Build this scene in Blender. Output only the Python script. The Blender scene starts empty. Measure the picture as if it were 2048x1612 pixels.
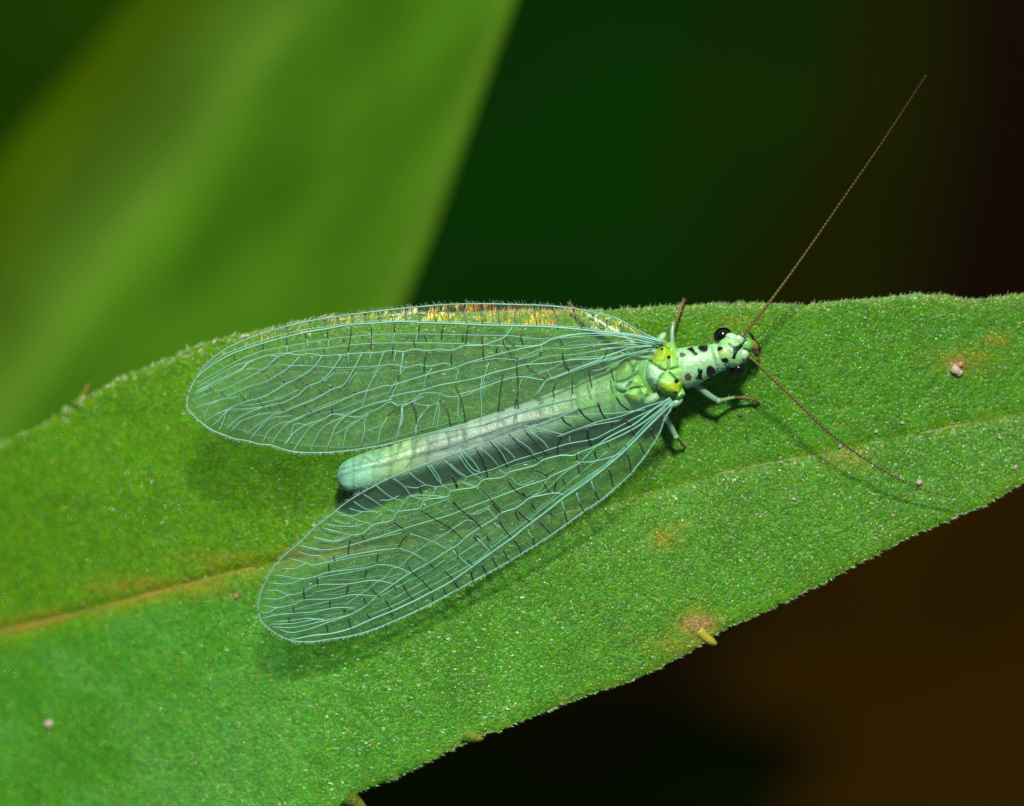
import bpy, math, random
import numpy as np
from mathutils import Vector, noise as mnoise

# ------------------------------------------------------------------ camera, sky, sun, exposure
# 1 Blender unit = 1 cm.  A pixel of the 2048 px photograph is S units wide on the leaf plane (z = 0).
S, D, W, H = 0.00125, 15.0, 2048, 1612
rng = np.random.default_rng(7)
random.seed(7)
sc = bpy.context.scene
sc.unit_settings.scale_length = 0.01
col = sc.collection
cam_d = bpy.data.cameras.new('camera'); cam = bpy.data.objects.new('camera', cam_d); col.objects.link(cam)
cam.location = (0, 0, D)
cam_d.sensor_width = 36; cam_d.lens = 36 * D / (W * S)
cam_d.clip_start = 0.5; cam_d.clip_end = 400
cam_d.dof.use_dof = True; cam_d.dof.focus_distance = D - 0.115
cam_d.dof.aperture_fstop = 0.36
sc.camera = cam
SUN_EL, SUN_AZ = math.radians(54), math.radians(4)       # azimuth from +Y towards +X
w = bpy.data.worlds.new('World'); sc.world = w; w.use_nodes = True
nt = w.node_tree; sky = nt.nodes.new('ShaderNodeTexSky'); sky.sky_type = 'NISHITA'; sky.sun_disc = False
sky.sun_elevation = SUN_EL; sky.sun_rotation = SUN_AZ
bg = nt.nodes['Background']; bg.inputs[1].default_value = 0.05
nt.links.new(sky.outputs[0], bg.inputs[0])
sd = bpy.data.lights.new('sun', 'SUN'); sd.energy = 4.2; sd.angle = math.radians(7); sd.color = (1, .955, .87)
sun = bpy.data.objects.new('sun', sd); col.objects.link(sun)
tosun = Vector((math.sin(SUN_AZ) * math.cos(SUN_EL), math.cos(SUN_AZ) * math.cos(SUN_EL), math.sin(SUN_EL)))
sun.rotation_euler = (-tosun).to_track_quat('-Z', 'Y').to_euler(); sun.location = (0, 6, 12)
sc.view_settings.view_transform = 'Standard'; sc.view_settings.look = 'None'
sc.view_settings.exposure = 1.1; sc.view_settings.gamma = 1
sc.cycles.use_denoising = False
sc.cycles.transparent_max_bounces = 24; sc.cycles.max_bounces = 8
sc.cycles.sample_clamp_indirect = 3.0; sc.cycles.sample_clamp_direct = 7.0

# ------------------------------------------------------------------ helpers
def P(a):
    """photo pixel x, y and height z (all in pixels of the leaf plane) -> world point(s)"""
    a = np.asarray(a, float); z = a[..., 2] * S; k = S * (D - z) / D
    return np.stack([(a[..., 0] - W / 2) * k, (H / 2 - a[..., 1]) * k, z], -1)

def sstep(a, b, x): t = np.clip((x - a) / (b - a), 0, 1); return t * t * (3 - 2 * t)

def make(name, verts, faces, mat, parent=None, colors=None, smooth=True, world=False, mesh=None):
    if mesh is None:
        v = np.asarray(verts, float)
        if not world: v = P(v)
        me = bpy.data.meshes.new(name)
        if isinstance(faces, np.ndarray):
            n, k = faces.shape
            me.vertices.add(len(v)); me.vertices.foreach_set('co', v.astype(np.float32).ravel())
            me.loops.add(n * k); me.loops.foreach_set('vertex_index', faces.astype(np.int32).ravel())
            me.polygons.add(n); me.polygons.foreach_set('loop_start', np.arange(0, n * k, k, dtype=np.int32))
            me.update(calc_edges=True)
        else:
            me.from_pydata([tuple(p) for p in v], [], faces); me.update()
        me.validate()
        if colors is not None:
            c = np.ones((len(v), 4), np.float32); c[:, :3] = colors
            at = me.color_attributes.new('Col', 'FLOAT_COLOR', 'POINT'); at.data.foreach_set('color', c.ravel())
        if smooth: me.polygons.foreach_set('use_smooth', [True] * len(me.polygons))
        me.materials.append(mat)
    else: me = mesh
    o = bpy.data.objects.new(name, me); col.objects.link(o)
    if parent is not None: o.parent = parent
    return o

def empty(name, px, label, cat):
    o = bpy.data.objects.new(name, None); col.objects.link(o); o.empty_display_size = .05
    o['label'] = label; o['category'] = cat
    return o

def tag(o, label, cat, group=None):
    o['label'] = label; o['category'] = cat
    if group: o['group'] = group
    return o

def cr(pts, n):
    """Catmull-Rom through pts (any dimension), n samples a segment"""
    p = np.asarray(pts, float)
    if len(p) < 3 or n <= 1: 
        t = np.linspace(0, len(p) - 1, (len(p) - 1) * max(n, 1) + 1); i = np.minimum(t.astype(int), len(p) - 2); f = (t - i)[:, None]
        return p[i] * (1 - f) + p[i + 1] * f
    q = np.vstack([2 * p[0] - p[1], p, 2 * p[-1] - p[-2]]); out = []
    for i in range(len(p) - 1):
        a, b, c, d = q[i:i + 4]
        for t in np.arange(n) / n:
            out.append(.5 * (2 * b + (c - a) * t + (2 * a - 5 * b + 4 * c - d) * t * t + (3 * b - a - 3 * c + d) * t ** 3))
    out.append(p[-1]); return np.array(out)

def tube(path, rad, k=6, cap=True):
    path = np.asarray(path, float); n = len(path); rad = np.broadcast_to(np.asarray(rad, float), (n,))
    tg = np.gradient(path, axis=0); tg /= np.linalg.norm(tg, axis=1)[:, None] + 1e-9
    up = np.array([0, 0, 1.]); s = np.cross(tg, up); ln = np.linalg.norm(s, axis=1)[:, None]
    s = np.where(ln < 1e-3, np.array([1., 0, 0]), s / (ln + 1e-9)); u = np.cross(s, tg)
    a = np.arange(k) / k * 2 * math.pi
    v = path[:, None] + rad[:, None, None] * (np.cos(a)[None, :, None] * s[:, None] + np.sin(a)[None, :, None] * u[:, None])
    v = v.reshape(-1, 3); f = []
    for i in range(n - 1):
        for j in range(k):
            f.append((i * k + j, i * k + (j + 1) % k, (i + 1) * k + (j + 1) % k, (i + 1) * k + j))
    if cap:
        f.append(tuple(range(k - 1, -1, -1))); f.append(tuple((n - 1) * k + j for j in range(k)))
    return v, f

class Coll:
    def __init__(s): s.v = []; s.f = []; s.c = []; s.n = 0
    def add(s, v, f, c):
        v = np.asarray(v, float); s.v.append(v); s.f += [tuple(i + s.n for i in q) for q in f]; s.n += len(v)
        c = np.asarray(c, float); s.c.append(np.broadcast_to(c, (len(v), 3)))
    def build(s, name, mat, parent): return make(name, np.vstack(s.v), s.f, mat, parent, np.vstack(s.c))
    def fuse(s, name, mat, parent, voxel, its):
        """weld the overlapping pieces into one continuous skin, soften the seams, carry the colours over"""
        from mathutils.kdtree import KDTree
        V, Cc = P(np.vstack(s.v)), np.vstack(s.c); o = make('tmp', V, s.f, mat, None, world=True)
        m = o.modifiers.new('r', 'REMESH'); m.mode = 'VOXEL'; m.voxel_size = voxel; m = o.modifiers.new('s', 'SMOOTH'); m.factor = .5; m.iterations = its
        me = bpy.data.meshes.new_from_object(o.evaluated_get(bpy.context.evaluated_depsgraph_get())); bpy.data.objects.remove(o)
        n_ = len(me.vertices); co = np.zeros(n_ * 3, np.float32); me.vertices.foreach_get('co', co); co = co.reshape(-1, 3)
        kd = KDTree(len(V))
        for i, q_ in enumerate(V): kd.insert(q_, i)
        kd.balance(); c = np.ones((n_, 4), np.float32)
        for i, q_ in enumerate(co):
            r_ = kd.find_n(q_, 3); w_ = np.array([1 / (d_ + 2e-4) ** 2 for _, _, d_ in r_]); c[i, :3] = (Cc[[j for _, j, _ in r_]] * w_[:, None]).sum(0) / w_.sum()
        for at in list(me.color_attributes): me.color_attributes.remove(at)
        at = me.color_attributes.new('Col', 'FLOAT_COLOR', 'POINT'); at.data.foreach_set('color', c.ravel())
        me.polygons.foreach_set('use_smooth', [True] * len(me.polygons)); me.materials.clear(); me.materials.append(mat); me.name = name
        return make(name, None, None, None, parent, mesh=me)

def ellipsoid(c, ax, ang=0, n=32, m=20, squash_back=None):
    """c = centre px, ax = (along, across, up) radii, ang = image angle of the long axis (degrees, y down)"""
    th = np.arange(n) / n * 2 * math.pi; ph = np.linspace(0, math.pi, m)[1:-1]
    x = np.sin(ph)[:, None] * np.cos(th); y = np.sin(ph)[:, None] * np.sin(th); z = np.cos(ph)[:, None] * np.ones(n)
    p = np.stack([x, y, z], -1).reshape(-1, 3); p = np.vstack([[0, 0, 1], p, [0, 0, -1]]) * np.array(ax)
    a = math.radians(ang); R = np.array([[math.cos(a), -math.sin(a), 0], [math.sin(a), math.cos(a), 0], [0, 0, 1]])
    v = p @ R.T + np.array(c); f = []; r = m - 2
    for j in range(n): f.append((0, 1 + (j + 1) % n, 1 + j))
    for i in range(r - 1):
        for j in range(n):
            f.append((1 + i * n + j, 1 + i * n + (j + 1) % n, 1 + (i + 1) * n + (j + 1) % n, 1 + (i + 1) * n + j))
    b = 1 + (r - 1) * n; e = len(v) - 1
    for j in range(n): f.append((b + j, b + (j + 1) % n, e))
    f = [q[::-1] for q in f]
    return v, f

def loft(st, n=8, k=48):
    """st = rows (x, y, z, half width, half height); an elliptic body with rounded ends"""
    q = cr(st, n); q[:, 3:] = np.maximum(q[:, 3:], .5)
    t = np.gradient(q[:, :2], axis=0); t /= np.linalg.norm(t, axis=1)[:, None]
    s = np.stack([-t[:, 1], t[:, 0]], -1); a = np.arange(k) / k * 2 * math.pi
    v = np.zeros((len(q), k, 3))
    v[..., 0] = q[:, None, 0] + s[:, None, 0] * q[:, None, 3] * np.cos(a); v[..., 1] = q[:, None, 1] + s[:, None, 1] * q[:, None, 3] * np.cos(a)
    v[..., 2] = q[:, None, 2] + q[:, None, 4] * np.sin(a)
    f = []
    for i in range(len(q) - 1):
        for j in range(k): f.append((i * k + j, i * k + (j + 1) % k, (i + 1) * k + (j + 1) % k, (i + 1) * k + j))
    f.append(tuple(range(k - 1, -1, -1))); f.append(tuple((len(q) - 1) * k + j for j in range(k)))
    return v.reshape(-1, 3), f

def inpoly(x, y, poly):
    p = np.asarray(poly, float); r = np.zeros(len(x), bool); j = len(p) - 1
    for i in range(len(p)):
        xi, yi = p[i]; xj, yj = p[j]
        r ^= ((yi > y) != (yj > y)) & (x < (xj - xi) * (y - yi) / (yj - yi + 1e-12) + xi); j = i
    return r

def segdist(x, y, pts):
    d = np.full(len(x), 1e9)
    for (a, b), (c, e) in zip(pts[:-1], pts[1:]):
        vx, vy = c - a, e - b; t = np.clip(((x - a) * vx + (y - b) * vy) / (vx * vx + vy * vy + 1e-9), 0, 1)
        d = np.minimum(d, np.hypot(x - a - t * vx, y - b - t * vy))
    return d

def vnoise(x, y, sc_, seed=0):
    """smooth value noise on arrays"""
    r = np.random.default_rng(seed).random((256, 256)); x = x / sc_; y = y / sc_
    xi = np.floor(x).astype(int); yi = np.floor(y).astype(int); fx = x - xi; fy = y - yi
    fx = fx * fx * (3 - 2 * fx); fy = fy * fy * (3 - 2 * fy)
    g = lambda a, b: r[a % 256, b % 256]
    return (g(xi, yi) * (1 - fx) + g(xi + 1, yi) * fx) * (1 - fy) + (g(xi, yi + 1) * (1 - fx) + g(xi + 1, yi + 1) * fx) * fy

# ------------------------------------------------------------------ materials
def mat(name):
    m = bpy.data.materials.new(name); m.use_nodes = True; t = m.node_tree
    return m, t, t.nodes['Principled BSDF'], t.nodes['Material Output']
def node(t, kind, **kw):
    n = t.nodes.new(kind)
    for k, v in kw.items():
        if k in n.inputs.keys(): n.inputs[k].default_value = v
        else: setattr(n, k, v)
    return n

def plain(name, rgb, rough=.5, spec=.5, var=.25, scale=40, bump=0, attr=False, sss=0, coat=0):
    m, t, b, o = mat(name)
    tc = node(t, 'ShaderNodeTexCoord'); nz = node(t, 'ShaderNodeTexNoise', Scale=scale, Detail=4)
    t.links.new(tc.outputs['Object'], nz.inputs['Vector'])
    mr = node(t, 'ShaderNodeMapRange'); mr.inputs['To Min'].default_value = 1 - var; mr.inputs['To Max'].default_value = 1 + var
    t.links.new(nz.outputs['Fac'], mr.inputs['Value'])
    mx = node(t, 'ShaderNodeMix', data_type='RGBA', blend_type='MULTIPLY'); mx.inputs['Factor'].default_value = 1
    if attr:
        ca = node(t, 'ShaderNodeVertexColor', layer_name='Col'); t.links.new(ca.outputs['Color'], mx.inputs[6])
    else: mx.inputs[6].default_value = (*rgb, 1)
    cv = node(t, 'ShaderNodeCombineColor')
    for i in range(3): t.links.new(mr.outputs[0], cv.inputs[i])
    t.links.new(cv.outputs[0], mx.inputs[7]); t.links.new(mx.outputs[2], b.inputs['Base Color'])
    b.inputs['Roughness'].default_value = rough; b.inputs['Specular IOR Level'].default_value = spec
    if coat: b.inputs['Coat Weight'].default_value = coat; b.inputs['Coat Roughness'].default_value = .05
    if sss:
        b.inputs['Subsurface Weight'].default_value = sss; b.inputs['Subsurface Radius'].default_value = (.5, 1, .3); b.inputs['Subsurface Scale'].default_value = .012
    if bump:
        bp = node(t, 'ShaderNodeBump', Strength=bump, Distance=.004); t.links.new(nz.outputs['Fac'], bp.inputs['Height']); t.links.new(bp.outputs[0], b.inputs['Normal'])
    return m

def leaf_material():
    m, t, b, o = mat('leaf_blade')
    ca = node(t, 'ShaderNodeVertexColor', layer_name='Col'); tc = node(t, 'ShaderNodeTexCoord')
    vo = node(t, 'ShaderNodeTexVoronoi', Scale=165.0, Randomness=1.0); t.links.new(tc.outputs['Object'], vo.inputs['Vector'])
    n1 = node(t, 'ShaderNodeTexNoise', Scale=26.0, Detail=5); t.links.new(tc.outputs['Object'], n1.inputs['Vector'])
    hs = node(t, 'ShaderNodeHueSaturation'); sp = node(t, 'ShaderNodeSeparateColor'); t.links.new(vo.outputs['Color'], sp.inputs[0])
    mr = node(t, 'ShaderNodeMapRange'); mr.inputs['To Min'].default_value = .72; mr.inputs['To Max'].default_value = 1.3; t.links.new(sp.outputs[0], mr.inputs['Value'])
    mh = node(t, 'ShaderNodeMapRange'); mh.inputs['To Min'].default_value = .478; mh.inputs['To Max'].default_value = .52; t.links.new(sp.outputs[1], mh.inputs['Value'])
    mv = node(t, 'ShaderNodeMapRange'); mv.inputs['From Min'].default_value = .3; mv.inputs['From Max'].default_value = .7; mv.inputs['To Min'].default_value = .88; mv.inputs['To Max'].default_value = 1.12
    t.links.new(n1.outputs['Fac'], mv.inputs['Value'])
    mm = node(t, 'ShaderNodeMath', operation='MULTIPLY'); t.links.new(mr.outputs[0], mm.inputs[0]); t.links.new(mv.outputs[0], mm.inputs[1])
    t.links.new(ca.outputs['Color'], hs.inputs['Color']); t.links.new(mm.outputs[0], hs.inputs['Value']); t.links.new(mh.outputs[0], hs.inputs['Hue'])
    t.links.new(hs.outputs[0], b.inputs['Base Color'])
    b.inputs['Roughness'].default_value = .36; b.inputs['Specular IOR Level'].default_value = .17
    n2 = node(t, 'ShaderNodeTexNoise', Scale=45.0, Detail=4); t.links.new(tc.outputs['Object'], n2.inputs['Vector'])
    wv = node(t, 'ShaderNodeVectorMath', operation='MULTIPLY_ADD'); wv.inputs[1].default_value = (.012, .012, .012); t.links.new(n1.outputs['Color'], wv.inputs[0]); t.links.new(tc.outputs['Object'], wv.inputs[2])
    t.links.new(wv.outputs[0], vo.inputs['Vector'])
    sq = node(t, 'ShaderNodeMath', operation='MULTIPLY'); t.links.new(vo.outputs['Distance'], sq.inputs[0]); t.links.new(vo.outputs['Distance'], sq.inputs[1])
    mh2 = node(t, 'ShaderNodeMapRange'); mh2.inputs['To Min'].default_value = -.25; mh2.inputs['To Max'].default_value = -2.2; t.links.new(sp.outputs[2], mh2.inputs['Value'])
    ml = node(t, 'ShaderNodeMath', operation='MULTIPLY'); t.links.new(sq.outputs[0], ml.inputs[0]); t.links.new(mh2.outputs[0], ml.inputs[1])
    ad = node(t, 'ShaderNodeMath', operation='MULTIPLY_ADD'); ad.inputs[1].default_value = 1.6; t.links.new(n2.outputs['Fac'], ad.inputs[0]); t.links.new(ml.outputs[0], ad.inputs[2])
    bp = node(t, 'ShaderNodeBump', Strength=.7, Distance=.0026); t.links.new(ad.outputs[0], bp.inputs['Height']); t.links.new(bp.outputs[0], b.inputs['Normal'])
    rr = node(t, 'ShaderNodeMapRange'); rr.inputs['To Min'].default_value = .16; rr.inputs['To Max'].default_value = .55; t.links.new(sp.outputs[1], rr.inputs['Value']); t.links.new(rr.outputs[0], b.inputs['Roughness'])
    tr = node(t, 'ShaderNodeBsdfTranslucent'); tr.inputs[0].default_value = (.10, .2, .01, 1)
    ms = node(t, 'ShaderNodeMixShader'); ms.inputs[0].default_value = .18
    t.links.new(b.outputs[0], ms.inputs[1]); t.links.new(tr.outputs[0], ms.inputs[2]); t.links.new(ms.outputs[0], o.inputs[0])
    return m

def membrane_material():
    m, t, b, o = mat('wing_membrane')
    tc = node(t, 'ShaderNodeTexCoord'); n1 = node(t, 'ShaderNodeTexNoise', Scale=7.0, Detail=3); n2 = node(t, 'ShaderNodeTexNoise', Scale=30.0, Detail=2)
    mp = node(t, 'ShaderNodeMapping'); mp.inputs['Scale'].default_value = (2.4, .6, 1); mp.inputs['Rotation'].default_value = (0, 0, -.45)
    t.links.new(tc.outputs['Object'], n1.inputs['Vector']); t.links.new(tc.outputs['Object'], mp.inputs[0]); t.links.new(mp.outputs[0], n2.inputs['Vector'])
    mr = node(t, 'ShaderNodeMapRange'); mr.inputs['From Min'].default_value = .3; mr.inputs['From Max'].default_value = .7
    mr.inputs['To Min'].default_value = 212; mr.inputs['To Max'].default_value = 280; t.links.new(n1.outputs['Fac'], mr.inputs['Value'])
    b.inputs['Base Color'].default_value = (.20, .40, .28, 1); b.inputs['Roughness'].default_value = .2
    b.inputs['Specular IOR Level'].default_value = .65; b.inputs['IOR'].default_value = 1.55
    b.inputs['Thin Film IOR'].default_value = 1.33
    t.links.new(mr.outputs[0], b.inputs['Thin Film Thickness'])
    bp = node(t, 'ShaderNodeBump', Strength=.4, Distance=.007); t.links.new(n2.outputs['Fac'], bp.inputs['Height']); t.links.new(bp.outputs[0], b.inputs['Normal'])
    tr = node(t, 'ShaderNodeBsdfTransparent'); tr.inputs[0].default_value = (.885, .92, .885, 1)
    ad = node(t, 'ShaderNodeMixShader'); ad.inputs[0].default_value = .055; t.links.new(tr.outputs[0], ad.inputs[1]); t.links.new(b.outputs[0], ad.inputs[2]); t.links.new(ad.outputs[0], o.inputs[0])
    return m

M = dict(
    leaf=leaf_material(), membrane=membrane_material(),
    vein=plain('vein', (.095, .245, .165), .42, .3, .45, 14, attr=False),
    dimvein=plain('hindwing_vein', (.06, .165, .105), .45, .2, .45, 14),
    darkvein=plain('dark_cross_vein', (.006, .007, .006), .35, .5, .2, 90),
    body=plain('body_cuticle', (1, 1, 1), .38, .35, .22, 120, bump=.5, attr=True, sss=.3),
    eye=plain('eye', (.002, .0012, .001), .08, .4, .2, 40),
    antenna=plain('antenna', (1, 1, 1), .4, .5, .2, 80, attr=True),
    leg=plain('leg', (1, 1, 1), .4, .5, .2, 80, attr=True),
    palp=plain('palp', (.02, .012, .004), .15, .7, .3, 60),
    mouth=plain('mouthparts', (.12, .11, .02), .2, .6, .4, 60),
    hair=plain('leaf_hair', (.22, .36, .14), .2, .7, .2, 50),
    pale_hair=plain('pale_edge_hair', (.36, .40, .22), .25, .6, .25, 40),
    dot=plain('leaf_gland', (.34, .40, .14), .12, .9, .35, 30),
    wing_hair=plain('wing_hair', (.22, .30, .24), .3, .7, .2, 50),
    midrib=plain('midrib', (1, 1, 1), .5, .4, .25, 30, bump=.3, attr=True),
    bgleaf=plain('background_leaf', (1, 1, 1), .7, .0, .12, 3, attr=True),
    soil=plain('soil', (.003, .0016, .0007), .95, .0, .5, .8, bump=.6),  # near-black base holds the shade of foliage that is not built
    shade_stem=plain('shade_painted_stem', (.003, .006, .001), .9, 0, .3, 4),  # darkened copy of the stem, its shade put into the colour
    stem=plain('stem', (.05, .09, .02), .5, .4, .3, 4, bump=.3),
    pale=plain('pale_grit', (.22, .19, .13), .6, .4, .35, 60, bump=.6),
    rust=plain('rust_grit', (.24, .09, .04), .6, .4, .4, 60, bump=.5),
    black=plain('black_grit', (.02, .016, .01), .6, .4, .4, 60, bump=.5),
    tooth2=plain('green_leaf_tooth', (.07, .15, .012), .4, .4, .3, 40, bump=.3),
    tooth=plain('leaf_tooth', (.17, .17, .008), .4, .4, .3, 40, bump=.3),
)

# ------------------------------------------------------------------ ground and background
n = 60; gx = np.linspace(-60, 60, n); X, Y = np.meshgrid(gx, gx, indexing='ij')
Z = -24 + 1.2 * (vnoise(X + 100, Y + 100, 3.1, 3) - .5)
idx = np.arange(n * n).reshape(n, n)
F = np.stack([idx[:-1, :-1], idx[1:, :-1], idx[1:, 1:], idx[:-1, 1:]], -1).reshape(-1, 4)
g = make('ground', np.stack([X, Y, Z], -1).reshape(-1, 3), F, M['soil'], world=True); g['kind'] = 'structure'

def ribbon_leaf(name, rows, parent, matl, colf, nu=60, nv=14, thick=8):
    """rows of control points (x, y, z px) from one side edge to the other; a thin closed blade"""
    R = np.array([cr(r, 12) for r in rows])                    # rows x along
    A = np.array([cr(R[:, i], nv // (len(rows) - 1) + 1) for i in range(R.shape[1])])   # along x across
    a, b, _ = A.shape; idx = np.arange(a * b).reshape(a, b)
    F = np.stack([idx[:-1, :-1], idx[1:, :-1], idx[1:, 1:], idx[:-1, 1:]], -1).reshape(-1, 4)
    top = A.reshape(-1, 3); bot = top - np.array([0, 0, thick]); N = a * b
    rim = list(idx[:, 0]) + list(idx[-1, 1:]) + list(idx[-2::-1, -1]) + list(idx[0, -2:0:-1])
    rim = np.array(rim); nx = np.roll(rim, -1)
    G = np.vstack([F[:, ::-1], F + N, np.stack([rim, nx, nx + N, rim + N], -1)])
    u, v = np.meshgrid(np.linspace(0, 1, a), np.linspace(0, 1, b), indexing='ij')
    c = colf(u.ravel(), v.ravel(), top)
    make(name, np.vstack([top, bot]), G, matl, parent, np.vstack([c, c]))
    return A

def lerp3(a, b, t): return np.asarray(a) * (1 - t[:, None]) + np.asarray(b) * t[:, None]

# blurred leaf behind, folded along its midrib
q = 1 / S
bl = empty('leaf', None, 'large blurred green leaf folded along its midrib, behind the leaf carrying the insect', 'leaf')
right = [(640, 1050, -1.2 * q), (820, 590, -1.24 * q), (882, 430, -1.27 * q), (962, 200, -1.31 * q), (1032, 0, -1.36 * q), (1090, -190, -1.45 * q)]
mid = [(-200, 1120, -1.16 * q), (45, 820, -1.18 * q), (160, 670, -1.2 * q), (330, 440, -1.23 * q), (640, 0, -1.3 * q), (770, -190, -1.36 * q)]
lq = [(-330, 1000, -1.5 * q), (-40, 700, -1.5 * q), (60, 560, -1.53 * q), (210, 350, -1.58 * q), (480, -20, -1.68 * q), (600, -200, -1.8 * q)]
left = [(-520, 900, -3.0 * q), (-170, 560, -2.9 * q), (-70, 420, -2.95 * q), (60, 240, -3.0 * q), (300, -40, -3.2 * q), (420, -210, -3.4 * q)]
rq = [tuple(.5 * (np.array(a) + np.array(b)) + np.array([0, 0, -40])) for a, b in zip(right, mid)]
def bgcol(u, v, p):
    c = lerp3((.024, .074, .003), (.036, .087, .006), sstep(.45, .55, v))  # half left of the fold painted lighter, as if facing the sun
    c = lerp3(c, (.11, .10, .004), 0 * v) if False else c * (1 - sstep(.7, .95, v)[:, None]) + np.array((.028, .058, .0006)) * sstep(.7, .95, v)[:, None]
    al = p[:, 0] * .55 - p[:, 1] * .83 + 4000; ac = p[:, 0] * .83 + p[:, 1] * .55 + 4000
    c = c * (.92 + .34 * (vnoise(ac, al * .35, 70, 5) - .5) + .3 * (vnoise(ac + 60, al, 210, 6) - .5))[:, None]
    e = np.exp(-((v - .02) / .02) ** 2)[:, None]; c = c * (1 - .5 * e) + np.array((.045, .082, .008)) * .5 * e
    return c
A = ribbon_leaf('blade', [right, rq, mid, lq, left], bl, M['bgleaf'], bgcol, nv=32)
v, f = tube(cr([np.array(p) + (0, 0, -12) for p in mid], 8), 9, 8); make('midrib', v, f, M['midrib'], bl, np.tile((.034, .075, .004), (len(v), 1)))
v, f = tube(cr([(-200, 1120, -1.18 * q), (-420, 1380, -2.6 * q), (-640, 1500, -4.5 * q)], 8), 14, 8); make('petiole', v, f, M['stem'], bl)

def dark_leaf(label, c, L, Wd, ang, z, rgb, tilt=0):  # rgb is kept near black: the deep background shade lies in the colour
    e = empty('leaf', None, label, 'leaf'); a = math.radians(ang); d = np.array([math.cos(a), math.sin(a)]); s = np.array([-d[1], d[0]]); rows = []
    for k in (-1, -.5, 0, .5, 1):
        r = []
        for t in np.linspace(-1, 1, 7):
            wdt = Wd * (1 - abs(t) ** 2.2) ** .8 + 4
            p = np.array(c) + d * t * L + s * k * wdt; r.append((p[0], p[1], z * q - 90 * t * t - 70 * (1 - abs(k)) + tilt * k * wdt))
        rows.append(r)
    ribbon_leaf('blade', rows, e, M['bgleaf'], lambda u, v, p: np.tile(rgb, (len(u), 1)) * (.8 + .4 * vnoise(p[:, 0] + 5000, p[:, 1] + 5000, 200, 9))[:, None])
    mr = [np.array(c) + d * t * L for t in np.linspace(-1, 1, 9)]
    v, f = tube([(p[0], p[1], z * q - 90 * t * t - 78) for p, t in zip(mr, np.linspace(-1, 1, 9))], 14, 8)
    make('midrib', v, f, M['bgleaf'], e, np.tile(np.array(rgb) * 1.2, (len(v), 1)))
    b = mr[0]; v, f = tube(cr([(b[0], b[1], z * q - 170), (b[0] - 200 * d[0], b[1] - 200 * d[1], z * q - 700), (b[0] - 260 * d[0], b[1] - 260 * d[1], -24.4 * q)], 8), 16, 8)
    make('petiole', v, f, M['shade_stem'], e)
dark_leaf('dark green leaf coloured as in deep shade beyond the upper edge of the leaf carrying the insect', (1120, 300), 1100, 420, -65, -16, (.0012, .0105, .0006))
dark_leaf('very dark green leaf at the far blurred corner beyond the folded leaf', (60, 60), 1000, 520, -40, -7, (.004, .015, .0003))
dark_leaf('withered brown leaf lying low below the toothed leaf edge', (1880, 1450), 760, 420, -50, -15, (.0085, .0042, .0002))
dark_leaf('olive leaf coloured dim as in gloom behind the upright antenna', (1640, 330), 800, 240, -80, -16, (.0042, .0052, .0003))
dark_leaf('leaf coloured near black for shade, added low under the toothed leaf edge', (900, 1750), 800, 300, -20, -9, (.0008, .0014, .0002))  # added to stand for the black shade below the edge

# ------------------------------------------------------------------ the leaf the insect stands on
TOP = [(-420, 1060), (-250, 985), (-100, 925), (0, 884), (80, 853), (130, 820), (180, 792), (240, 758), (300, 735), (380, 700), (440, 680), (520, 662), (620, 640), (740, 632), (900, 626), (1050, 622),
       (1200, 621), (1300, 615), (1400, 611), (1500, 607), (1600, 611), (1700, 602), (1800, 593), (1870, 590), (1950, 600), (2048, 588), (2200, 592), (2400, 640), (2620, 740), (2760, 800)]
BOT = [(-420, 1560), (-250, 1660), (-100, 1740), (100, 1775), (300, 1765), (500, 1710), (680, 1632), (715, 1588), (800, 1552), (900, 1503), (960, 1472), (1000, 1462), (1100, 1420), (1200, 1384), (1300, 1345), (1380, 1303), (1440, 1263), (1520, 1228),
       (1600, 1190), (1700, 1138), (1800, 1085), (1900, 1040), (1990, 1000), (2048, 968), (2200, 905), (2400, 850), (2620, 815), (2760, 803)]
MID = [(-420, 1350), (-200, 1305), (0, 1266), (120, 1238), (250, 1204), (400, 1164), (520, 1134), (800, 1085), (1000, 1050), (1150, 1022), (1300, 986), (1450, 945), (1600, 915), (1750, 885), (2048, 828), (2400, 780), (2760, 801)]
def cx(poly, x):
    c = cr(poly, 10); return np.interp(x, c[:, 0], c[:, 1])
def zleaf(x, y):
    """height of the leaf surface in px"""
    x = np.asarray(x, float); y = np.asarray(y, float); m = cx(MID, x); d = y - m
    z = -290 * (np.maximum(0, 950 - x) / 950) ** 2 - 60 * (np.maximum(0, x - 1700) / 700) ** 2
    z = z + np.where(d > 0, .085 * d - 6e-5 * d * d, -.03 * d)
    z = z + 7 * np.exp(-(d / 22.) ** 2) * 0 + 9 * (vnoise(x + 2000, y + 2000, 260, 11) - .5) + 4 * (vnoise(x + 2000, y + 2000, 80, 12) - .5)
    lat = np.abs(((x - .9 * np.abs(d)) / 170.) % 1 - .5)                      # shallow side veins
    z = z - 1.0 * (.3 + vnoise(x + 40, y + 40, 120, 44)) * np.exp(-(lat / .05) ** 2) * np.clip(np.abs(d) / 60, 0, 1)
    return z - 5 * sstep(1000, 600, x) * np.exp(-(d / 14.) ** 2) - 2.2 * np.exp(-(d / 14.) ** 2)

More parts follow.
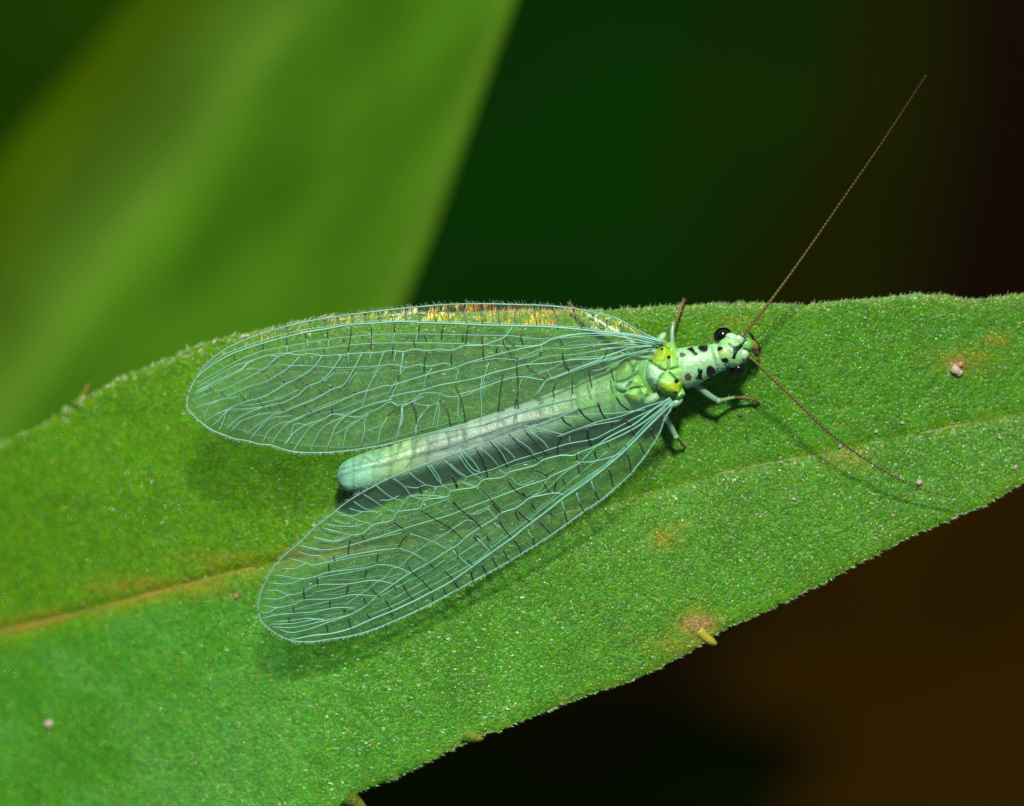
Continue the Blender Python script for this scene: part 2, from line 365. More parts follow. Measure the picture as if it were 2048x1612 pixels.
leaf = empty('leaf', None, 'sharp green hairy leaf with toothed edge on which the insect rests', 'leaf')
nx = 980; xs = np.linspace(-420, 2750, nx); tt = cx(TOP, xs); bb = cx(BOT, xs); mm = cx(MID, xs)
ser = 4.5 * ((xs / 19. + .6 * vnoise(xs, xs * 0, 60, 2)) % 1.0) * (.5 + vnoise(xs + 50, xs * 0 + 7, 45, 4)) + 5 * (vnoise(xs, xs * 0, 14, 6) - .5)
bb2 = np.maximum(bb + ser * .9 - 2, mm + 1); tt2 = np.minimum(tt - 4 * (vnoise(xs, xs * 0 + 3, 13, 8)) - 2 * (vnoise(xs, xs * 0 + 3, 40, 18)) + 2, mm - 1)
nh = 130; s1 = np.linspace(0, 1, nh); s2 = np.linspace(0, 1, nh)[1:]
Yg = np.concatenate([tt2[:, None] * (1 - s1) + mm[:, None] * s1, mm[:, None] * (1 - s2) + bb2[:, None] * s2], 1)
ny = Yg.shape[1]; Xg = np.repeat(xs[:, None], ny, 1)
Zg = zleaf(Xg.ravel(), Yg.ravel()).reshape(nx, ny)
edge = np.minimum(Yg - tt2[:, None], bb2[:, None] - Yg)
Zg -= 5 * np.exp(-edge / 9.)
p = np.stack([Xg, Yg, Zg], -1).reshape(-1, 3); x, y = p[:, 0], p[:, 1]; d = y - np.repeat(mm, ny)
N1 = vnoise(x + 3000, y + 3000, 150, 21); N2 = vnoise(x + 3000, y + 3000, 45, 22); N3 = vnoise(x + 3000, y + 3000, 16, 23)
c = lerp3((.046, .148, .0006), (.032, .128, .002), sstep(900, 1600, x))
low = sstep(0, 60, d); c = c * (1 - low[:, None]) + lerp3((.032, .146, .005), (.031, .122, .0012), sstep(500, 1500, x)) * low[:, None]
c *= (.82 + .2 * N1 + .12 * N2 + .08 * N3)[:, None]
sheen_ = (low * sstep(800, 400, x) * sstep(.45, .75, .6 * N1 + .4 * N2))[:, None] * .55; c = c * (1 - sheen_) + np.array((.046, .165, .024)) * sheen_  # sheen on the lower left half painted in as pale patches
yel = np.exp(-((edge.ravel()) / 14.)) * .35 * N2
lf = sstep(900, 500, x); rib = np.exp(-((d + 7 * lf) / (8 + 6 * N3 + 10 * lf)) ** 2) * (.25 + .75 * sstep(.25, .75, N2)) * (.28 + .62 * lf)
yel = np.maximum(yel, rib * .95)
for (sx, sy, rx, ry, a) in [(1330, 1078, 30, 16, .8), (1930, 722, 62, 26, .6), (1990, 678, 22, 16, .8), (1690, 915, 48, 22, .6), (1395, 1255, 46, 34, 1.), (1360, 1290, 60, 22, .6), (1350, 1055, 30, 12, .5), (1480, 640, 60, 14, .4), (470, 1120, 110, 20, .5), (330, 1172, 140, 20, .9)]:
    yel = np.maximum(yel, a * np.exp(-(((x - sx) / rx) ** 2 + ((y - sy) / ry) ** 2)) * (.55 + .8 * N3))
yel = np.clip(yel, 0, 1)[:, None]; c = c * (1 - yel) + np.array((.125, .125, .004)) * yel
br = np.exp(-(((x - 1398) / 24) ** 2 + ((y - 1250) / 17) ** 2)) * (.4 + N3); br = np.clip(np.maximum(br, .6 * np.exp(-(((x - 1915) / 13) ** 2 + ((y - 728) / 12) ** 2))), 0, 1)[:, None]
c = c * (1 - br) + np.array((.22, .11, .05)) * br
idx = np.arange(nx * ny).reshape(nx, ny)
F = np.stack([idx[:-1, :-1], idx[1:, :-1], idx[1:, 1:], idx[:-1, 1:]], -1).reshape(-1, 4)
rim = np.array(list(idx[:, 0]) + list(idx[-1, 1:]) + list(idx[-2::-1, -1]) + list(idx[0, -2:0:-1])); rn = np.roll(rim, -1)
NR = len(rim); rimv = p[rim] - np.array([0, 0, 12.])
# under side: a coarser sheet that shares the lower rim
cxs = idx[::10][:, ::10]; base = len(p) + NR
under = np.concatenate([idx[::11, ::6].ravel()])
a_, b_ = idx[::11, ::6].shape; ui = np.arange(a_ * b_).reshape(a_, b_) + base
UF = np.stack([ui[:-1, :-1], ui[:-1, 1:], ui[1:, 1:], ui[1:, :-1]], -1).reshape(-1, 4)
uv_ = p[under] - np.array([0, 0, 12.2])
RF = np.stack([rim, rn, len(p) + (np.arange(NR) + 1) % NR, len(p) + np.arange(NR)], -1)
blade = make('blade', np.vstack([p, rimv, uv_]), np.vstack([F[:, ::-1], RF, UF[:, ::-1]]), M['leaf'], leaf, np.vstack([c, c[rim], c[under]]))
# midrib: a slim rib lying in the fold
mx_ = np.linspace(-420, 2560, 240); my = cx(MID, mx_); mr = np.interp(mx_, [-420, 300, 800, 1300, 2560], [15, 11, 5, 3.2, 2])
v, f = tube(np.stack([mx_, my, zleaf(mx_, my) - mr * np.interp(mx_, [600, 1000], [.93, .97]) + 2 * (vnoise(mx_ + 77, my, 25, 3) - .5)], -1), mr, 10)
mxv = v[:, 0]; nn = vnoise(v[:, 0] + 900, v[:, 1] + 900, 60, 31)
kc = sstep(650, 1000, mxv); yl = (.15 + .75 * sstep(.3, .7, nn)) * (1 - .75 * kc)
cc = np.array((.05, .12, .006)) * (1 - yl[:, None]) + np.array((.15, .12, .006)) * yl[:, None]
make('midrib', v, f, M['midrib'], leaf, cc)
v, f = tube(cr([(-410, 1349, zleaf([-410], [1349])[0] - 8), (-640, 1400, -560), (-760, 1430, -1000)], 8), np.linspace(15, 22, 17), 10); make('petiole', v, f, M['stem'], leaf)
st = empty('plant_stem', None, 'upright green stem rising from the dark soil carrying the leaves', 'stem')
v, f = tube(cr([(-760, 1430, -700), (-770, 1440, -3000), (-700, 1500, -9000), (-740, 1480, -24.8 * q)], 10), np.linspace(55, 80, 31), 12); make('shoot', v, f, M['stem'], st)
v, f = tube(cr([(-760, 1435, -1400), (-640, 1450, -900 * 2)], 4), 30, 8); make('node_ring', *tube([(-762, 1432, -1060), (-762, 1432, -1000), (-762, 1432, -940)], [60, 66, 60], 12), M['stem'], st)

# leaf hairs, glands, edge fringe: too small and many to pick apart
def hairs(xy, length, rad, dirang, lift, z0, curl=.5):
    """arrays -> 3-sided bent tapering hairs; dirang image angle (rad, y down), lift slope"""
    m = len(xy); base = np.column_stack([xy, z0]); dx = np.cos(dirang); dy = np.sin(dirang)
    dirv = np.stack([dx, dy, lift], -1); dirv /= np.linalg.norm(dirv, axis=1)[:, None]
    d2 = np.stack([dx, dy, lift * (1 - curl)], -1); d2 /= np.linalg.norm(d2, axis=1)[:, None]
    p0 = base; p1 = base + dirv * length[:, None] * .5; p2 = p1 + d2 * length[:, None] * .5
    s = np.stack([-dy, dx, 0 * dx], -1); u = np.cross(dirv, s)
    V = np.zeros((m, 7, 3))
    for j in range(3):
        a = j * 2 * math.pi / 3; off = (math.cos(a) * s + math.sin(a) * u) * rad[:, None]
        V[:, j] = p0 + off; V[:, 3 + j] = p1 + off * .75
    V[:, 6] = p2
    t = []
    for j in range(3):
        k = (j + 1) % 3; t += [(j, k, 3 + k), (j, 3 + k, 3 + j), (3 + j, 3 + k, 6)]
    Fc = (np.arange(m)[:, None, None] * 7 + np.array(t)[None]).reshape(-1, 3)
    return V.reshape(-1, 3), Fc
def onleaf(m, x0=-60, x1=2120):
    x = rng.uniform(x0, x1, m * 2); s = rng.uniform(0, 1, m * 2); t_ = np.interp(x, xs, tt2) + 5; b_ = np.interp(x, xs, bb2) - 5
    y = t_ + (b_ - t_) * s; k = (y > -20) & (y < 1640) & (rng.uniform(0, 1, m * 2) < (b_ - t_) / 950)
    return np.stack([x, y], -1)[k][:m]
xy = onleaf(5000); m = len(xy); L = rng.uniform(5, 12, m); ang = rng.normal(-.25, .75, m)
v, f = hairs(xy, L, rng.uniform(.35, .6, m), ang, rng.uniform(.05, .28, m), zleaf(xy[:, 0], xy[:, 1]) - .2)
o = make('hair_coat', v, f, M['hair'], leaf); o['kind'] = 'stuff'
xy = onleaf(3600); m = len(xy); R = rng.uniform(.5, 1.35, m) * np.where(rng.random(m) < .06, 1.7, 1); z0 = zleaf(xy[:, 0], xy[:, 1])
oc = np.array([(1, 0, 0), (-1, 0, 0), (0, 1, 0), (0, -1, 0), (0, 0, 1), (0, 0, -1)], float)
V = np.column_stack([xy, z0 + R * .3])[:, None] + oc[None] * R[:, None, None]
t = np.array([(0, 2, 4), (2, 1, 4), (1, 3, 4), (3, 0, 4), (2, 0, 5), (1, 2, 5), (3, 1, 5), (0, 3, 5)])
o = make('gland_dots', V.reshape(-1, 3), (np.arange(m)[:, None, None] * 6 + t[None]).reshape(-1, 3), M['dot'], leaf); o['kind'] = 'stuff'
ex = rng.uniform(-60, 2120, 2600); top = rng.random(2600) < .55; ey = np.where(top, np.interp(ex, xs, tt2) + 3, np.interp(ex, xs, bb2) - 3)
ang = np.where(top, rng.normal(-.75, .5, 2600), rng.normal(.05, .3, 2600))
v, f = hairs(np.stack([ex, ey], -1), rng.uniform(5, 13, 2600), rng.uniform(.45, .8, 2600), ang, rng.uniform(0, .5, 2600), zleaf(ex, ey) - 5, .8)
o = make('edge_fringe', v, f, M['hair'], leaf); o['kind'] = 'stuff'
ne = 150; ex = rng.uniform(-60, 900, ne); ey = np.interp(ex, xs, tt2) + rng.uniform(0, 1, ne) ** 2 * 34
v, f = hairs(np.stack([ex, ey], -1), rng.uniform(8, 22, ne), rng.uniform(.9, 2.4, ne), rng.normal(-.5, .45, ne), rng.uniform(.05, .6, ne), zleaf(ex, ey) - 2, .9)
o = make('edge_fringe', v, f, M['pale_hair'], leaf); o['kind'] = 'stuff'
xy = onleaf(1500, -60, 1050); xy = xy[rng.random(len(xy)) < .35 + .65 * (vnoise(xy[:, 0] + 9, xy[:, 1] + 9, 90, 77) > .5)]; m = len(xy)
v, f = hairs(xy, rng.uniform(8, 17, m), rng.uniform(.6, 1.35, m), rng.normal(-.15, .35, m), rng.uniform(.03, .2, m), zleaf(xy[:, 0], xy[:, 1]), .6)
o = make('hair_coat', v, f, M['hair'], leaf); o['kind'] = 'stuff'
# teeth on the edge
for pts, r in [([(1398, 1262), (1412, 1275), (1425, 1284), (1433, 1288)], [12, 10, 7.5, 3]), ([(925, 1470), (945, 1474), (958, 1477), (967, 1477)], [16, 12, 7, 2]),
               ([(690, 1592), (708, 1602), (724, 1612), (736, 1620)], [22, 15, 8, 2]), ([(150, 812), (163, 796), (172, 780), (177, 768)], [11, 7, 4.5, 2])]:
    a = np.array(pts, float); zz = zleaf(a[:1, 0], a[:1, 1])[0] - 6; pp = cr(np.column_stack([a, np.full(4, zz), r]), 5)
    v, f = tube(pp[:, :3], pp[:, 3], 10); big = pts[0][0] == 1398; t_ = np.repeat(np.linspace(0, 1, len(pp)), 10); make('tooth', v, f, M['tooth' if big else 'leaf'], leaf, None if big else lerp3((.04, .115, .008), (.14, .12, .008), t_))

# ------------------------------------------------------------------ grains lying on the leaf
def grain(name, label, cat, px, py, r, ms, seed, group=None, flat=.7, lumps=1):
    rg = np.random.default_rng(seed); C = Coll()
    for i in range(lumps):
        ox, oy = (0, 0) if i == 0 else rg.uniform(-r, r, 2) * .9
        rr = r * (1 if i == 0 else rg.uniform(.4, .75))
        v, f = ellipsoid((px + ox, py + oy, zleaf([px + ox], [py + oy])[0] + rr * flat * .6), (rr * rg.uniform(.9, 1.3), rr * rg.uniform(.65, .95), rr * flat), rg.uniform(0, 180), 12, 8)
        ctr = v.mean(0); v = ctr + (v - ctr) * (1 + .35 * (rg.random(len(v))[:, None] - .5)); C.add(v, f, (1, 1, 1))
    o = make(name, np.vstack(C.v), C.f, M[ms], None, np.vstack(C.c)); tag(o, label, cat, group)
grain('debris_lump', 'pale crusty lump on a yellowed patch of the hairy leaf', 'debris', 1912, 741, 10, 'pale', 1, lumps=5)
grain('debris_lump', 'small reddish brown crumb touching the pale crusty lump', 'debris', 1921, 729, 7, 'rust', 2, lumps=3)
grain('seed_grain', 'pinkish oval grain beside the end of the drooping antenna', 'grain', 1838, 965, 7.5, 'pale', 3)
grain('dark_speck', 'tiny black speck on the leaf near the bent foreleg', 'speck', 1481, 831, 3.6, 'black', 4)
grain('orange_speck', 'tiny orange speck just below the yellow midrib', 'speck', 472, 1192, 5, 'rust', 5)
SP = 'pale speck lying on the leaf '
for i, (gx_, gy_, r, lb) in enumerate([(1805, 846, 4.5, SP + 'between the midrib and the crusty lump'), (1752, 863, 4, SP + 'close to the midrib where the antenna crosses it'), (1730, 636, 3.5, SP + 'by its upper edge near the upright antenna'),
        (1588, 998, 3.5, SP + 'below the midrib under the drooping antenna'), (1680, 893, 4, SP + 'touching the midrib beside the drooping antenna'), (2000, 876, 4.5, SP + 'below the crusty lump past the oval grain'), (1563, 925, 3, SP + 'on the midrib below the bent foreleg'),
        (1306, 957, 3, SP + 'just outside the front margin of the forewing'), (98, 1448, 8, 'larger pale blurred grain on the leaf below the yellow midrib'), (1302, 1140, 2.8, SP + 'below the small yellow stain'), (1786, 1031, 3.6, SP + 'below the oval grain near the toothed edge'), (2030, 935, 5, SP + 'right at the toothed edge past the antenna end')]):
    grain('pale_speck', lb, 'speck', gx_, gy_, r, 'pale', 20 + i, 'pale grit specks scattered on the leaf')

# ------------------------------------------------------------------ the lacewing
bug = empty('lacewing', None, 'pale green lacewing with spread netted wings standing on the hairy leaf', 'insect')
RA, RB, RC, RD, RE, RF_ = (350, 580, 4.03), (800, 580, 3.7236), (490, 900, 3.504), (900, 780, 3.838), (780, 590, 4.096), (1000, 780, 5.12)
RV = cr([(365, 800), (400, 750), (430, 715), (474, 700), (524, 685), (573, 673), (611, 665), (655, 657), (697, 650), (747, 646), (800, 643), (853, 646), (974, 650), (1095, 654), (1203, 664), (1297, 677), (1330, 685)], 6)
def z_up(x, y):
    return 126 + .11 * (y - 860) + .036 * (x - 900) + 3 * np.sin((x - 300) / 190.) - .26 * np.maximum(0, np.interp(x, RV[:, 0], RV[:, 1]) - y)
def z_lo(x, y): return 115 - .18 * (y - 975) - .05 * (x - 900) + 4 * np.sin((x - 300) / 170.) * .6
def px(reg, pts): a = np.asarray(pts, float); return np.stack([reg[0] + a[:, 0] / reg[2], reg[1] + a[:, 1] / reg[2]], -1)

# --- upper forewing, margins from base to tip
up_cost = np.vstack([px(RB, [(1960, 385), (1850, 340), (1750, 290), (1620, 215), (1480, 175), (1300, 140), (1100, 117), (850, 108), (600, 103), (350, 108), (150, 125)]),
                     px(RA, [(1813, 150), (1600, 175), (1400, 200), (1200, 230), (1000, 268), (800, 320), (650, 370), (500, 430), (400, 480), (300, 555), (220, 640), (150, 745), (105, 850)])])
up_hind = np.vstack([px(RB, [(1960, 390), (1900, 560), (1800, 690), (1650, 745), (1480, 770), (1300, 805), (1100, 850), (870, 895), (620, 965), (380, 1025), (130, 1090)]),
                     px(RA, [(1700, 1245), (1600, 1265), (1430, 1290), (1300, 1305), (1150, 1312), (1000, 1308), (900, 1292), (770, 1250), (680, 1243), (590, 1217), (480, 1200), (400, 1170), (300, 1130), (200, 1060), (125, 985), (97, 930), (105, 850)])])
lo_cost = np.vstack([px(RD, [(1710, 110), (1680, 170), (1640, 235), (1625, 290), (1580, 380), (1500, 500), (1390, 640), (1260, 760), (1150, 850), (1030, 930), (900, 1025), (780, 1110), (650, 1195), (550, 1255), (460, 1310), (280, 1410), (70, 1525)]),
                     px(RC, [(1300, 1080), (1100, 1175), (960, 1235), (850, 1275), (720, 1308), (580, 1327), (470, 1345), (350, 1340), (260, 1310), (180, 1260), (120, 1200), (95, 1140)])])
lo_hind = np.vstack([px(RD, [(1710, 90), (1600, 50), (1450, 40), (1300, 60), (1135, 95), (985, 135), (855, 200), (700, 260), (570, 305), (455, 345), (300, 400), (150, 450), (30, 490)]),
                     px(RC, [(1300, 85), (1150, 140), (1010, 198), (820, 300), (700, 375), (600, 460), (490, 545), (380, 655), (300, 720), (230, 790), (170, 880), (120, 980), (95, 1080), (95, 1140)])])
def resample(pl, m):
    c = cr(pl, 6); l = np.concatenate([[0], np.cumsum(np.linalg.norm(np.diff(c, axis=0), axis=1))]); t = np.linspace(0, l[-1], m)
    return np.stack([np.interp(t, l, c[:, 0]), np.interp(t, l, c[:, 1])], -1)
def membrane(name, cost, hind, zf, dz=0, na=220, nb=56, seed=1):
    """closed thin sheet between the two margins"""
    a = resample(cost, na); b = resample(hind, na); s = np.linspace(0, 1, nb)[None, :, None]
    g2 = a[:, None] * (1 - s) + b[:, None] * s; x, y = g2[..., 0].ravel(), g2[..., 1].ravel()
    z = zf(x, y) + dz + 2.6 * (vnoise(x + 700, y + 700, 34, seed) - .5) + 1.2 * (vnoise(x + 700, y + 700, 13, seed + 1) - .5)
    i = np.arange(na * nb).reshape(na, nb)
    F = np.stack([i[:-1, :-1], i[1:, :-1], i[1:, 1:], i[:-1, 1:]], -1).reshape(-1, 4)
    pts = np.column_stack([x, y, z])
    q0, q1, q2 = P(pts[F[300]])[:3]
    if np.cross(q1 - q0, q2 - q0)[2] < 0: F = F[:, ::-1]
    return make(name, pts, F, M['membrane'], bug)

fu = membrane('forewing', up_cost, up_hind, z_up, seed=41); fu['label'] = 'forewing sweeping along the upper edge of the leaf'
fl = membrane('forewing', lo_cost, lo_hind, z_lo, seed=51); fl['label'] = 'forewing lying across the midrib of the leaf'

# --- hindwings, slightly smaller and under the forewings
hu_cost = np.vstack([px(RB, [(1880, 440), (1700, 400), (1500, 350), (1250, 320), (900, 300), (400, 290), (0, 300)]), px(RA, [(1500, 330), (1200, 380), (900, 440), (600, 530), (350, 680), (200, 790), (140, 870)])])
hu_hind = np.vstack([px(RB, [(1880, 520), (1780, 640), (1600, 720), (1300, 780), (900, 860), (500, 960), (130, 1050)]), px(RA, [(1600, 1240), (1400, 1268), (1200, 1265), (1050, 1250), (900, 1225), (760, 1190), (600, 1150), (500, 1120), (400, 1085), (280, 1020), (200, 960), (140, 900), (140, 870)])])
hl_cost = np.vstack([px(RD, [(1640, 160), (1500, 330), (1300, 560), (1000, 800), (700, 1020), (400, 1230)]), px(RC, [(1600, 905), (1300, 1050), (1000, 1190), (700, 1290), (500, 1320), (350, 1310), (240, 1270), (190, 1230)])])
hl_hind = np.vstack([px(RB, [(1900, 800), (1750, 745), (1600, 745), (1480, 765), (1300, 805), (1100, 855), (850, 925), (640, 1000), (380, 1050), (130, 1090), (90, 1130), (100, 1230), (40, 1330)]), px(RC, [(1100, 175), (850, 320), (640, 470), (450, 660), (300, 850), (200, 1040), (170, 1150), (190, 1230)])])
hu = membrane('hindwing', hu_cost, hu_hind, z_up, -10, 150, 40, 61); hu['label'] = 'hindwing folded under the forewing along the upper leaf edge'
hl = membrane('hindwing', hl_cost, hl_hind, z_lo, -9, 150, 40, 71); hl['label'] = 'hindwing folded under the forewing across the midrib'

def vein(wing, zf, pts, r, dark=False, dz=0., name=None, taper=.75, smooth=True):
    a = np.asarray(pts, float)
    if len(a) < 2: return
    if smooth and len(a) > 2: a = cr(a, 3)
    elif len(a) == 2: 
        m_ = a.mean(0) + np.array([-(a[1] - a[0])[1], (a[1] - a[0])[0]]) * .05; a = cr([a[0], m_, a[1]], 2)
    z = zf(a[:, 0], a[:, 1]) + dz; r_ = np.linspace(r, r * taper, len(a))
    v, f = tube(np.column_stack([a, z]), r_, 6)
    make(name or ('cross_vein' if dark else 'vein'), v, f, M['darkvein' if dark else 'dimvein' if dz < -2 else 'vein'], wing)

# margins
vein(fu, z_up, up_cost, 1.7, name='margin_vein', taper=.7); vein(fu, z_up, up_hind[4:], 1.2, name='margin_vein', taper=1.2)
vein(fl, z_lo, lo_cost, 1.7, name='margin_vein', taper=.7); vein(fl, z_lo, lo_hind[5:], 1.1, name='margin_vein', taper=1.2)
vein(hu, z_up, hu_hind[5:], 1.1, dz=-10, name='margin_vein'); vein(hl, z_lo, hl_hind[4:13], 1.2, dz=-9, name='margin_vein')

# --- upper forewing, long veins (thick ones first)
UP = []
UP += [(4.2, np.vstack([px(RB, [(1960, 390), (1850, 360), (1700, 332), (1500, 312), (1300, 290), (1100, 275), (900, 268), (650, 262), (400, 250), (200, 245)]), px(RA, [(1813, 255), (1600, 268), (1400, 282), (1230, 312), (1050, 342), (900, 378), (700, 432), (500, 498), (400, 545), (320, 592), (230, 655), (165, 720)])])),
       (1.9, np.vstack([px(RB, [(1900, 355), (1500, 298), (1100, 262)]), px(RA, [(1813, 246), (1400, 270), (1200, 300), (1050, 318), (850, 365), (700, 410), (520, 470), (380, 530), (250, 620)])])),
       (2.2, np.vstack([px(RB, [(1930, 400), (1760, 350), (1550, 325), (1430, 322), (1250, 335), (1130, 362), (1060, 402), (1000, 415), (800, 418), (600, 408), (300, 396), (0, 395)]), px(RA, [(1600, 430), (1400, 445), (1250, 465), (1070, 482), (900, 508), (750, 527), (580, 582), (480, 612), (300, 712), (170, 790)])])),
       (1.6, np.vstack([px(RE, [(2170, 400), (1980, 360), (1750, 330), (1250, 360), (1000, 335), (750, 330), (400, 322), (0, 320)]), px(RA, [(1550, 365), (1400, 378), (1200, 402), (1060, 427), (910, 452), (700, 492), (500, 572), (300, 682), (170, 760)])])),
       (2.6, np.vstack([px(RE, [(1000, 270), (930, 350), (850, 380), (750, 415), (610, 415), (505, 455), (400, 445), (305, 458), (200, 445), (110, 465), (0, 455)]), px(RA, [(1680, 500), (1505, 508), (1345, 520), (1185, 530), (1080, 512), (1000, 525), (910, 512), (825, 537), (740, 525), (580, 592), (540, 632), (420, 692), (330, 732), (160, 830)])])),
       (2.0, np.vstack([px(RE, [(505, 570), (440, 558), (330, 585), (230, 572), (130, 595), (60, 575), (0, 570)]), px(RA, [(1650, 612), (1480, 620), (1310, 627), (1120, 610), (940, 610), (850, 602), (760, 620), (690, 642), (600, 630), (520, 660)])])),
       (2.9, np.vstack([px(RE, [(2170, 400), (1980, 360), (1750, 320), (1600, 318), (1450, 335), (1300, 375), (1240, 410), (1100, 435), (950, 470), (800, 510), (640, 555), (520, 600), (400, 625), (280, 660), (180, 690), (70, 725), (0, 745)]), px(RA, [(1700, 770), (1600, 800), (1460, 838), (1300, 910), (1100, 987), (940, 1055), (860, 1120), (770, 1250)])])),
       (2.9, np.vstack([px(RE, [(2150, 420), (2050, 425), (1950, 440), (1700, 520), (1500, 530), (1300, 560), (1120, 570), (1000, 600), (850, 635), (720, 680), (540, 715), (400, 740), (270, 780), (150, 800), (0, 835)]), px(RA, [(1745, 880), (1640, 905), (1500, 950), (1375, 1010), (1270, 1000), (1200, 1040), (1060, 1085), (960, 1150), (880, 1245)])])),
       (2.6, np.vstack([px(RE, [(2140, 440), (1980, 480), (1750, 530), (1600, 580), (1470, 632), (1280, 695), (1100, 670), (950, 690), (730, 770), (560, 815)]), px(RB, [(430, 790), (350, 795), (290, 770), (170, 770), (90, 830), (0, 870)]), px(RA, [(1740, 900), (1640, 955), (1560, 990), (1480, 1025), (1375, 1015)])])),
       (1.7, px(RE, [(2150, 400), (1980, 390), (1700, 410), (1450, 440), (1250, 440), (1050, 530), (1040, 560)])), (1.7, px(RE, [(2150, 410), (2000, 420), (1800, 440), (1500, 490), (1300, 500), (1100, 575)])),
       (1.5, px(RE, [(1750, 500), (1500, 520), (1400, 560), (1290, 620), (1100, 670)])), (1.5, px(RE, [(1290, 620), (1330, 680)])), (1.5, px(RE, [(1240, 410), (1230, 470), (1050, 530), (870, 520), (640, 560)])),
       (1.9, px(RE, [(1880, 470), (1600, 570), (1400, 650), (1280, 700), (1200, 810)])), (2.0, px(RE, [(1960, 470), (1750, 540), (1480, 640)])), (1.6, px(RE, [(1990, 360), (1800, 400), (1600, 405), (1450, 420)]))]
UPA = [  # oblique branches in region A
    (1.9, [(1845, 495), (1825, 600), (1800, 720)]), (2.0, [(1680, 505), (1640, 610), (1580, 740), (1550, 800), (1530, 870), (1500, 960)]),
    (2.3, [(1505, 510), (1450, 620), (1360, 765), (1270, 797), (1130, 880), (1030, 920), (880, 980), (780, 1012), (700, 1065), (560, 1165)]),
    (2.3, [(1345, 525), (1280, 625), (1180, 735), (1070, 775), (1000, 840), (880, 905), (720, 940), (600, 985), (500, 1040), (410, 1125)]),
    (2.2, [(1185, 530), (1120, 620), (990, 710), (890, 757), (800, 815), (690, 872), (565, 900), (430, 965), (350, 1050), (290, 1100)]),
    (2.1, [(1000, 540), (930, 612), (820, 690), (720, 745), (580, 785), (410, 862), (310, 908), (200, 942)]),
    (2.1, [(825, 540), (690, 652), (560, 720), (405, 797), (290, 825), (150, 890)]), (2.0, [(580, 592), (540, 640), (400, 722), (290, 780), (140, 850)]),
    (1.5, [(450, 680), (300, 760), (180, 830)]), (1.5, [(330, 735), (220, 790), (150, 835)]), (1.5, [(520, 855), (400, 880), (300, 905), (250, 985), (235, 1060)]),
    (1.5, [(335, 905), (230, 920), (150, 960)]), (1.5, [(430, 965), (330, 1000), (245, 1060)]), (1.6, [(720, 940), (580, 960), (430, 970), (390, 1060), (350, 1140)]),
    (1.5, [(880, 980), (700, 1000), (600, 1030), (530, 1060), (440, 1150)]), (1.7, [(950, 1015), (780, 1030), (690, 1100), (600, 1210)]), (1.6, [(1100, 985), (960, 1050), (850, 1075), (760, 1130), (700, 1240)]),
    (1.9, [(1270, 1000), (1100, 1095), (1060, 1140), (980, 1255), (955, 1295)]), (1.6, [(1060, 1085), (960, 1085), (930, 1190), (880, 1250)]), (1.9, [(1375, 1015), (1300, 1090), (1270, 1160), (1215, 1300)]), (1.7, [(1375, 1015), (1200, 1100), (1130, 1210), (1090, 1305)]),
    (1.9, [(1560, 990), (1525, 1070), (1530, 1130), (1495, 1260)]), (1.6, [(1560, 995), (1400, 1110), (1370, 1180), (1350, 1290)]), (1.5, [(1460, 1050), (1330, 1140), (1280, 1160)]), (1.5, [(1640, 1100), (1545, 1140)]),
    (1.8, [(1800, 740), (1760, 830), (1745, 890)]), (1.5, [(1860, 625), (1800, 700)]), (1.4, [(1660, 620), (1600, 720)]), (1.4, [(1470, 660), (1400, 745)]), (1.4, [(1280, 670), (1200, 750)]), (1.8, [(1740, 900), (1800, 925), (1910, 905), (2010, 850)]),
    (1.8, [(1825, 940), (1820, 1040), (1785, 1215)]), (1.4, [(1825, 945), (1838, 1040), (1800, 1130)]), (1.6, [(1720, 1010), (1660, 1120), (1630, 1250)]), (1.5, [(1940, 1170), (1945, 1080), (2000, 1000)]),
    (1.3, [(1000, 800), (850, 870), (700, 910), (520, 935)]), (1.2, [(1390, 860), (1200, 930), (1050, 990)]), (1.2, [(1745, 885), (1560, 930), (1400, 985), (1270, 1005)]), (1.2, [(1780, 740), (1700, 880)]),
    (1.2, [(500, 930), (420, 960), (330, 1010)]), (1.2, [(1190, 840), (1060, 900), (900, 960)])]
UP += [(r, px(RA, q_)) for r, q_ in UPA]
UP += [(r, px(RB, q_)) for r, q_ in [(1.8, [(610, 640), (600, 750), (608, 870), (605, 960)]), (1.7, [(240, 580), (190, 650), (175, 765)]), (1.7, [(440, 590), (415, 690)]), (1.8, [(660, 540), (625, 660), (600, 745)]), (1.7, [(910, 660), (880, 760)]), (1.7, [(1080, 680), (1050, 740), (1000, 790)]),
       (1.6, [(440, 790), (430, 900), (435, 960)]), (1.5, [(290, 775), (285, 830), (220, 860), (130, 850), (90, 835)]), (1.6, [(285, 830), (260, 940), (240, 1030)]), (1.6, [(220, 860), (150, 940), (125, 1000), (118, 1090)]), (1.4, [(290, 830), (290, 930), (270, 1050)]), (1.5, [(20, 870), (15, 950), (0, 1020)]),
       (1.8, [(20, 470), (10, 570), (0, 640)]), (1.7, [(350, 795), (470, 790), (570, 745)]), (1.5, [(630, 690), (620, 800)]), (1.6, [(1700, 500), (1500, 590), (1430, 600)])]]
for r, q_ in UP: vein(fu, z_up, q_, r * .57, taper=.62 if r > 1.95 else .85)
